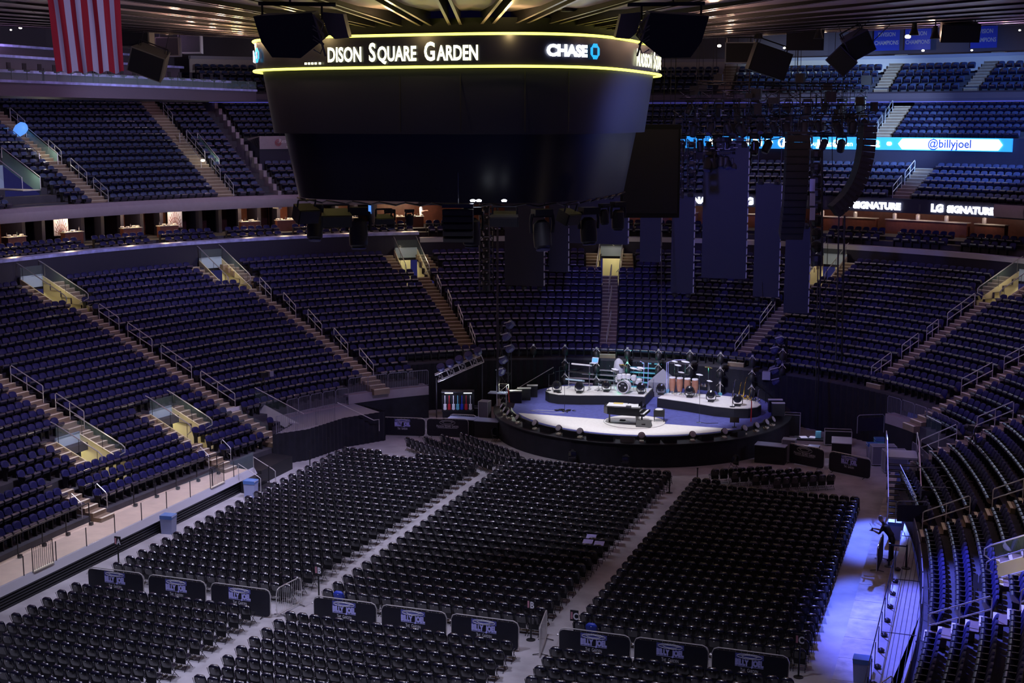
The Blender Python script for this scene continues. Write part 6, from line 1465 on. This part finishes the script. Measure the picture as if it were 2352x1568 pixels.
# ================= people =================
def skinned(name, pts, edges, m, parent, sub=2):
    me = bpy.data.meshes.new(name); me.from_pydata([p[0] for p in pts], edges, []); o = link(name, me, parent)
    md = o.modifiers.new('skin', 'SKIN'); md.use_smooth_shade = True
    for i, p in enumerate(pts): r = p[1]; me.skin_vertices[0].data[i].radius = (r, r) if not isinstance(r, tuple) else r
    me.skin_vertices[0].data[0].use_root = True
    s_ = o.modifiers.new('sub', 'SUBSURF'); s_.levels = s_.render_levels = sub; me.materials.append(M[m]); return o
def person(loc, rz, label, shirt, lean=.35, hold=True, skin='skin', seated=False, trousers='black'):
    t = thing('person', label, 'person', loc, rz)
    L = lean; sh = Vector((0, .34*1.0 if L else 0, 1.38)); nk = Vector((0, .40 if L else .02, 1.50)); hd = Vector((0, .50 if L else .05, 1.62))
    if not L: sh = Vector((0, 0, 1.42)); nk = Vector((0, .01, 1.52)); hd = Vector((0, .03, 1.68))
    H_ = Vector((0, 0, .95)); ch = H_.lerp(sh, .65)
    E_ = []; P = [(H_, (.16, .12)), (H_.lerp(sh, .3), (.145, .11)), (ch, (.175, .12)), (sh, (.13, .09)), (nk, .055), (hd-Vector((0, 0, .06)), .06)]; E_ = [(0, 1), (1, 2), (2, 3), (3, 4), (4, 5)]
    hands = []
    for s_ in (-1, 1):
        b = len(P); el = sh+Vector((s_*.24, .12, -.28)); wr = el+Vector((-s_*.10, .25, .05))
        P += [(sh+Vector((s_*.17, 0, -.01)), .065), (el, .048), (wr, .032)]; E_ += [(3, b), (b, b+1), (b+1, b+2)]; hands.append((wr, s_))
    for s_ in (-1, 1):
        b = len(P); P += [(Vector((s_*.09, 0, .86)), .10), (Vector((s_*.10, .03, .50)), .068), (Vector((s_*.10, -.01, .10)), .045), (Vector((s_*.10, .02, .05)), .05), (Vector((s_*.11, .16, .04)), .04)]
        E_ += [(0, b), (b, b+1), (b+1, b+2), (b+2, b+3), (b+3, b+4)]
    skinned('body', P, E_, trousers, t)
    # shirt follows the torso and upper arms
    S = [(H_+Vector((0, 0, .02)), (.175, .135)), (H_.lerp(sh, .3), (.165, .128)), (ch, (.195, .138)), (sh, (.15, .105)), (nk-Vector((0, .01, .03)), .07)]; SE = [(0, 1), (1, 2), (2, 3), (3, 4)]
    for s_ in (-1, 1):
        b = len(S); el = sh+Vector((s_*.24, .12, -.28)); S += [(sh+Vector((s_*.17, 0, -.01)), .082), (sh.lerp(el, .62)+Vector((s_*.02, 0, 0)), .070)]; SE += [(3, b), (b, b+1)]
    skinned('shirt', S, SE, shirt, t)
    # head
    hm = MB(); hm.sm = True; prof = [(.02, -.13), (.055, -.115), (.07, -.07), (.082, -.01), (.088, .04), (.082, .085), (.06, .12), (.02, .14)]
    R3 = Matrix.Rotation(-.5 if L else -.2, 3, 'X'); hm.lathe(prof, hd, 14, R3); hm.lathe([(.012, -.03), (.018, 0), (.006, .03)], hd+R3 @ Vector((0, .092, -.01)), 6, R3)
    for s_ in (-1, 1): hm.lathe([(.008, -.03), (.022, 0), (.01, .03)], hd+R3 @ Vector((s_*.088, 0, 0)), 6, R3)
    h_ = O('head', hm, skin, t, True)
    fc = MB()
    for s_ in (-1, 1): fc.box(hd+R3 @ Vector((s_*.03, .083, .02)), (.02, .012, .01), M4=R3)
    fc.box(hd+R3 @ Vector((0, .078, -.055)), (.04, .012, .008), M4=R3); O('eyes_and_mouth', fc, 'black', h_)
    O('hair', MB().lathe([(.091, .0), (.092, .04), (.086, .09), (.062, .127), (.02, .147)], hd+R3 @ Vector((0, -.012, 0)), 14, R3), 'greyp' if shirt != 'white' else 'white', h_, True)
    for wr, s_ in hands:
        fa = MB(); fa.sm = True; fa.tube([sh+Vector((s_*.24, .12, -.28)), wr, wr+Vector((-s_*.01, .05, 0))], [.045, .033, .03], 8)
        pm = wr+Vector((-s_*.01, .09, .0)); fa.lathe([(.02, -.05), (.036, -.01), (.036, .03), (.026, .05)], pm, 8, Matrix.Rotation(-PI/2, 3, 'X'))
        hn = O('forearm_and_hand', fa, skin, t)
        for k in range(4): 
            q = pm+Vector((-.027+.018*k, .045, 0)); l_ = (.06, .07, .065, .05)[k]; O('finger', MB().tube([q, q+Vector((0, l_*.55, -.004)), q+Vector((0, l_*.8, -.035))], [.009, .0085, .007], 6), skin, hn)
        q = pm+Vector((-s_*.034, .0, .0)); O('thumb', MB().tube([q, q+Vector((-s_*.02, .03, .015)), q+Vector((-s_*.012, .06, .02))], [.011, .010, .008], 6), skin, hn)
    return t
g_ = person((-3.0, 57.35, .10), PI/2-.25, 'person in dark short sleeved shirt and black trousers leaning on a barrier holding a radio', 'banner', .35)
g_.scale = (1.08, 1.08, 1.08)
rd = thing('handheld_radio', 'small black radio with an aerial held by the person in black', 'radio', (-3.85, 57.35, 1.42), .2); O('radio_body', MB().box((0, 0, 0), (.06, .05, .14)), 'black', rd); O('aerial', MB().tube([(0, 0, .07), (-.12, 0, .26)], .008, 4), 'black', rd)
th = th_of(966, 6.0, 100, 191, 11.6); x, y = crv(th, 6.0)
person((x, y, 10.45), frot(th)+1.2, 'person in white shirt and white cap standing at a suite buffet', 'white', 0, trousers='white')
light('suite_light', 'POINT', (x*.98+CX*.02, y*.98+YE*.02, 12.2), 30, (1, .9, .85), .1)

# ================= arena seats: nearest 300 one by one, the rest as one =================
vis = [s for s in seats if inview(s[0], s[1], s[2]+.5, 30)]
vis.sort(key=lambda s: math.dist((s[0], s[1], s[2]), (0, 0, CAMZ)))
ap = thing('arena_seat', 'x', 'seat'); O('backrest', SB, 'navy', ap); O('tipped_seat', SS, 'seatshell', ap, True); O('armrest', SA, 'black', ap)
for i, s in enumerate(vis[:300]):
    rt = s[4] < 90
    if rt: reg = 'nearest front rows beside the blue walkway' if s[5] < -16 else ('middle rows at the lower right' if s[5] < -13.5 else 'upper rows at the right edge')
    else: reg = 'front rows above the left walkway'
    lab = 'navy padded tip up arena seat in the '+reg
    if i == 0: ap.location = s[:3]; ap.rotation_euler = (0, 0, s[3]); ap['label'] = lab; ap['group'] = 'arena seats in the '+reg
    else: dup(ap, s[:3], s[3], lab, 'arena seats in the '+reg)
rest = vis[300:]
stuff('arena_seats', [([(SB, 'navy'), (SS, 'seatshell'), (SA, 'black')], [s[:4] for s in rest if s[6] in ('low', 'suite')]), ([(SB, 'upseat'), (SS, 'seatshell'), (SA, 'black')], [s[:4] for s in rest if s[6] in ('up', 'top')])], 'thousands of empty navy tip up seats filling the stands all round the arena', 'seats')

for o in bpy.data.objects:
    if o.parent is None and 'label' in o:
        n_ = len(o['label'].split())
        if n_ > 16 or n_ < 4: print('LABEL', n_, o.name, o['label'])
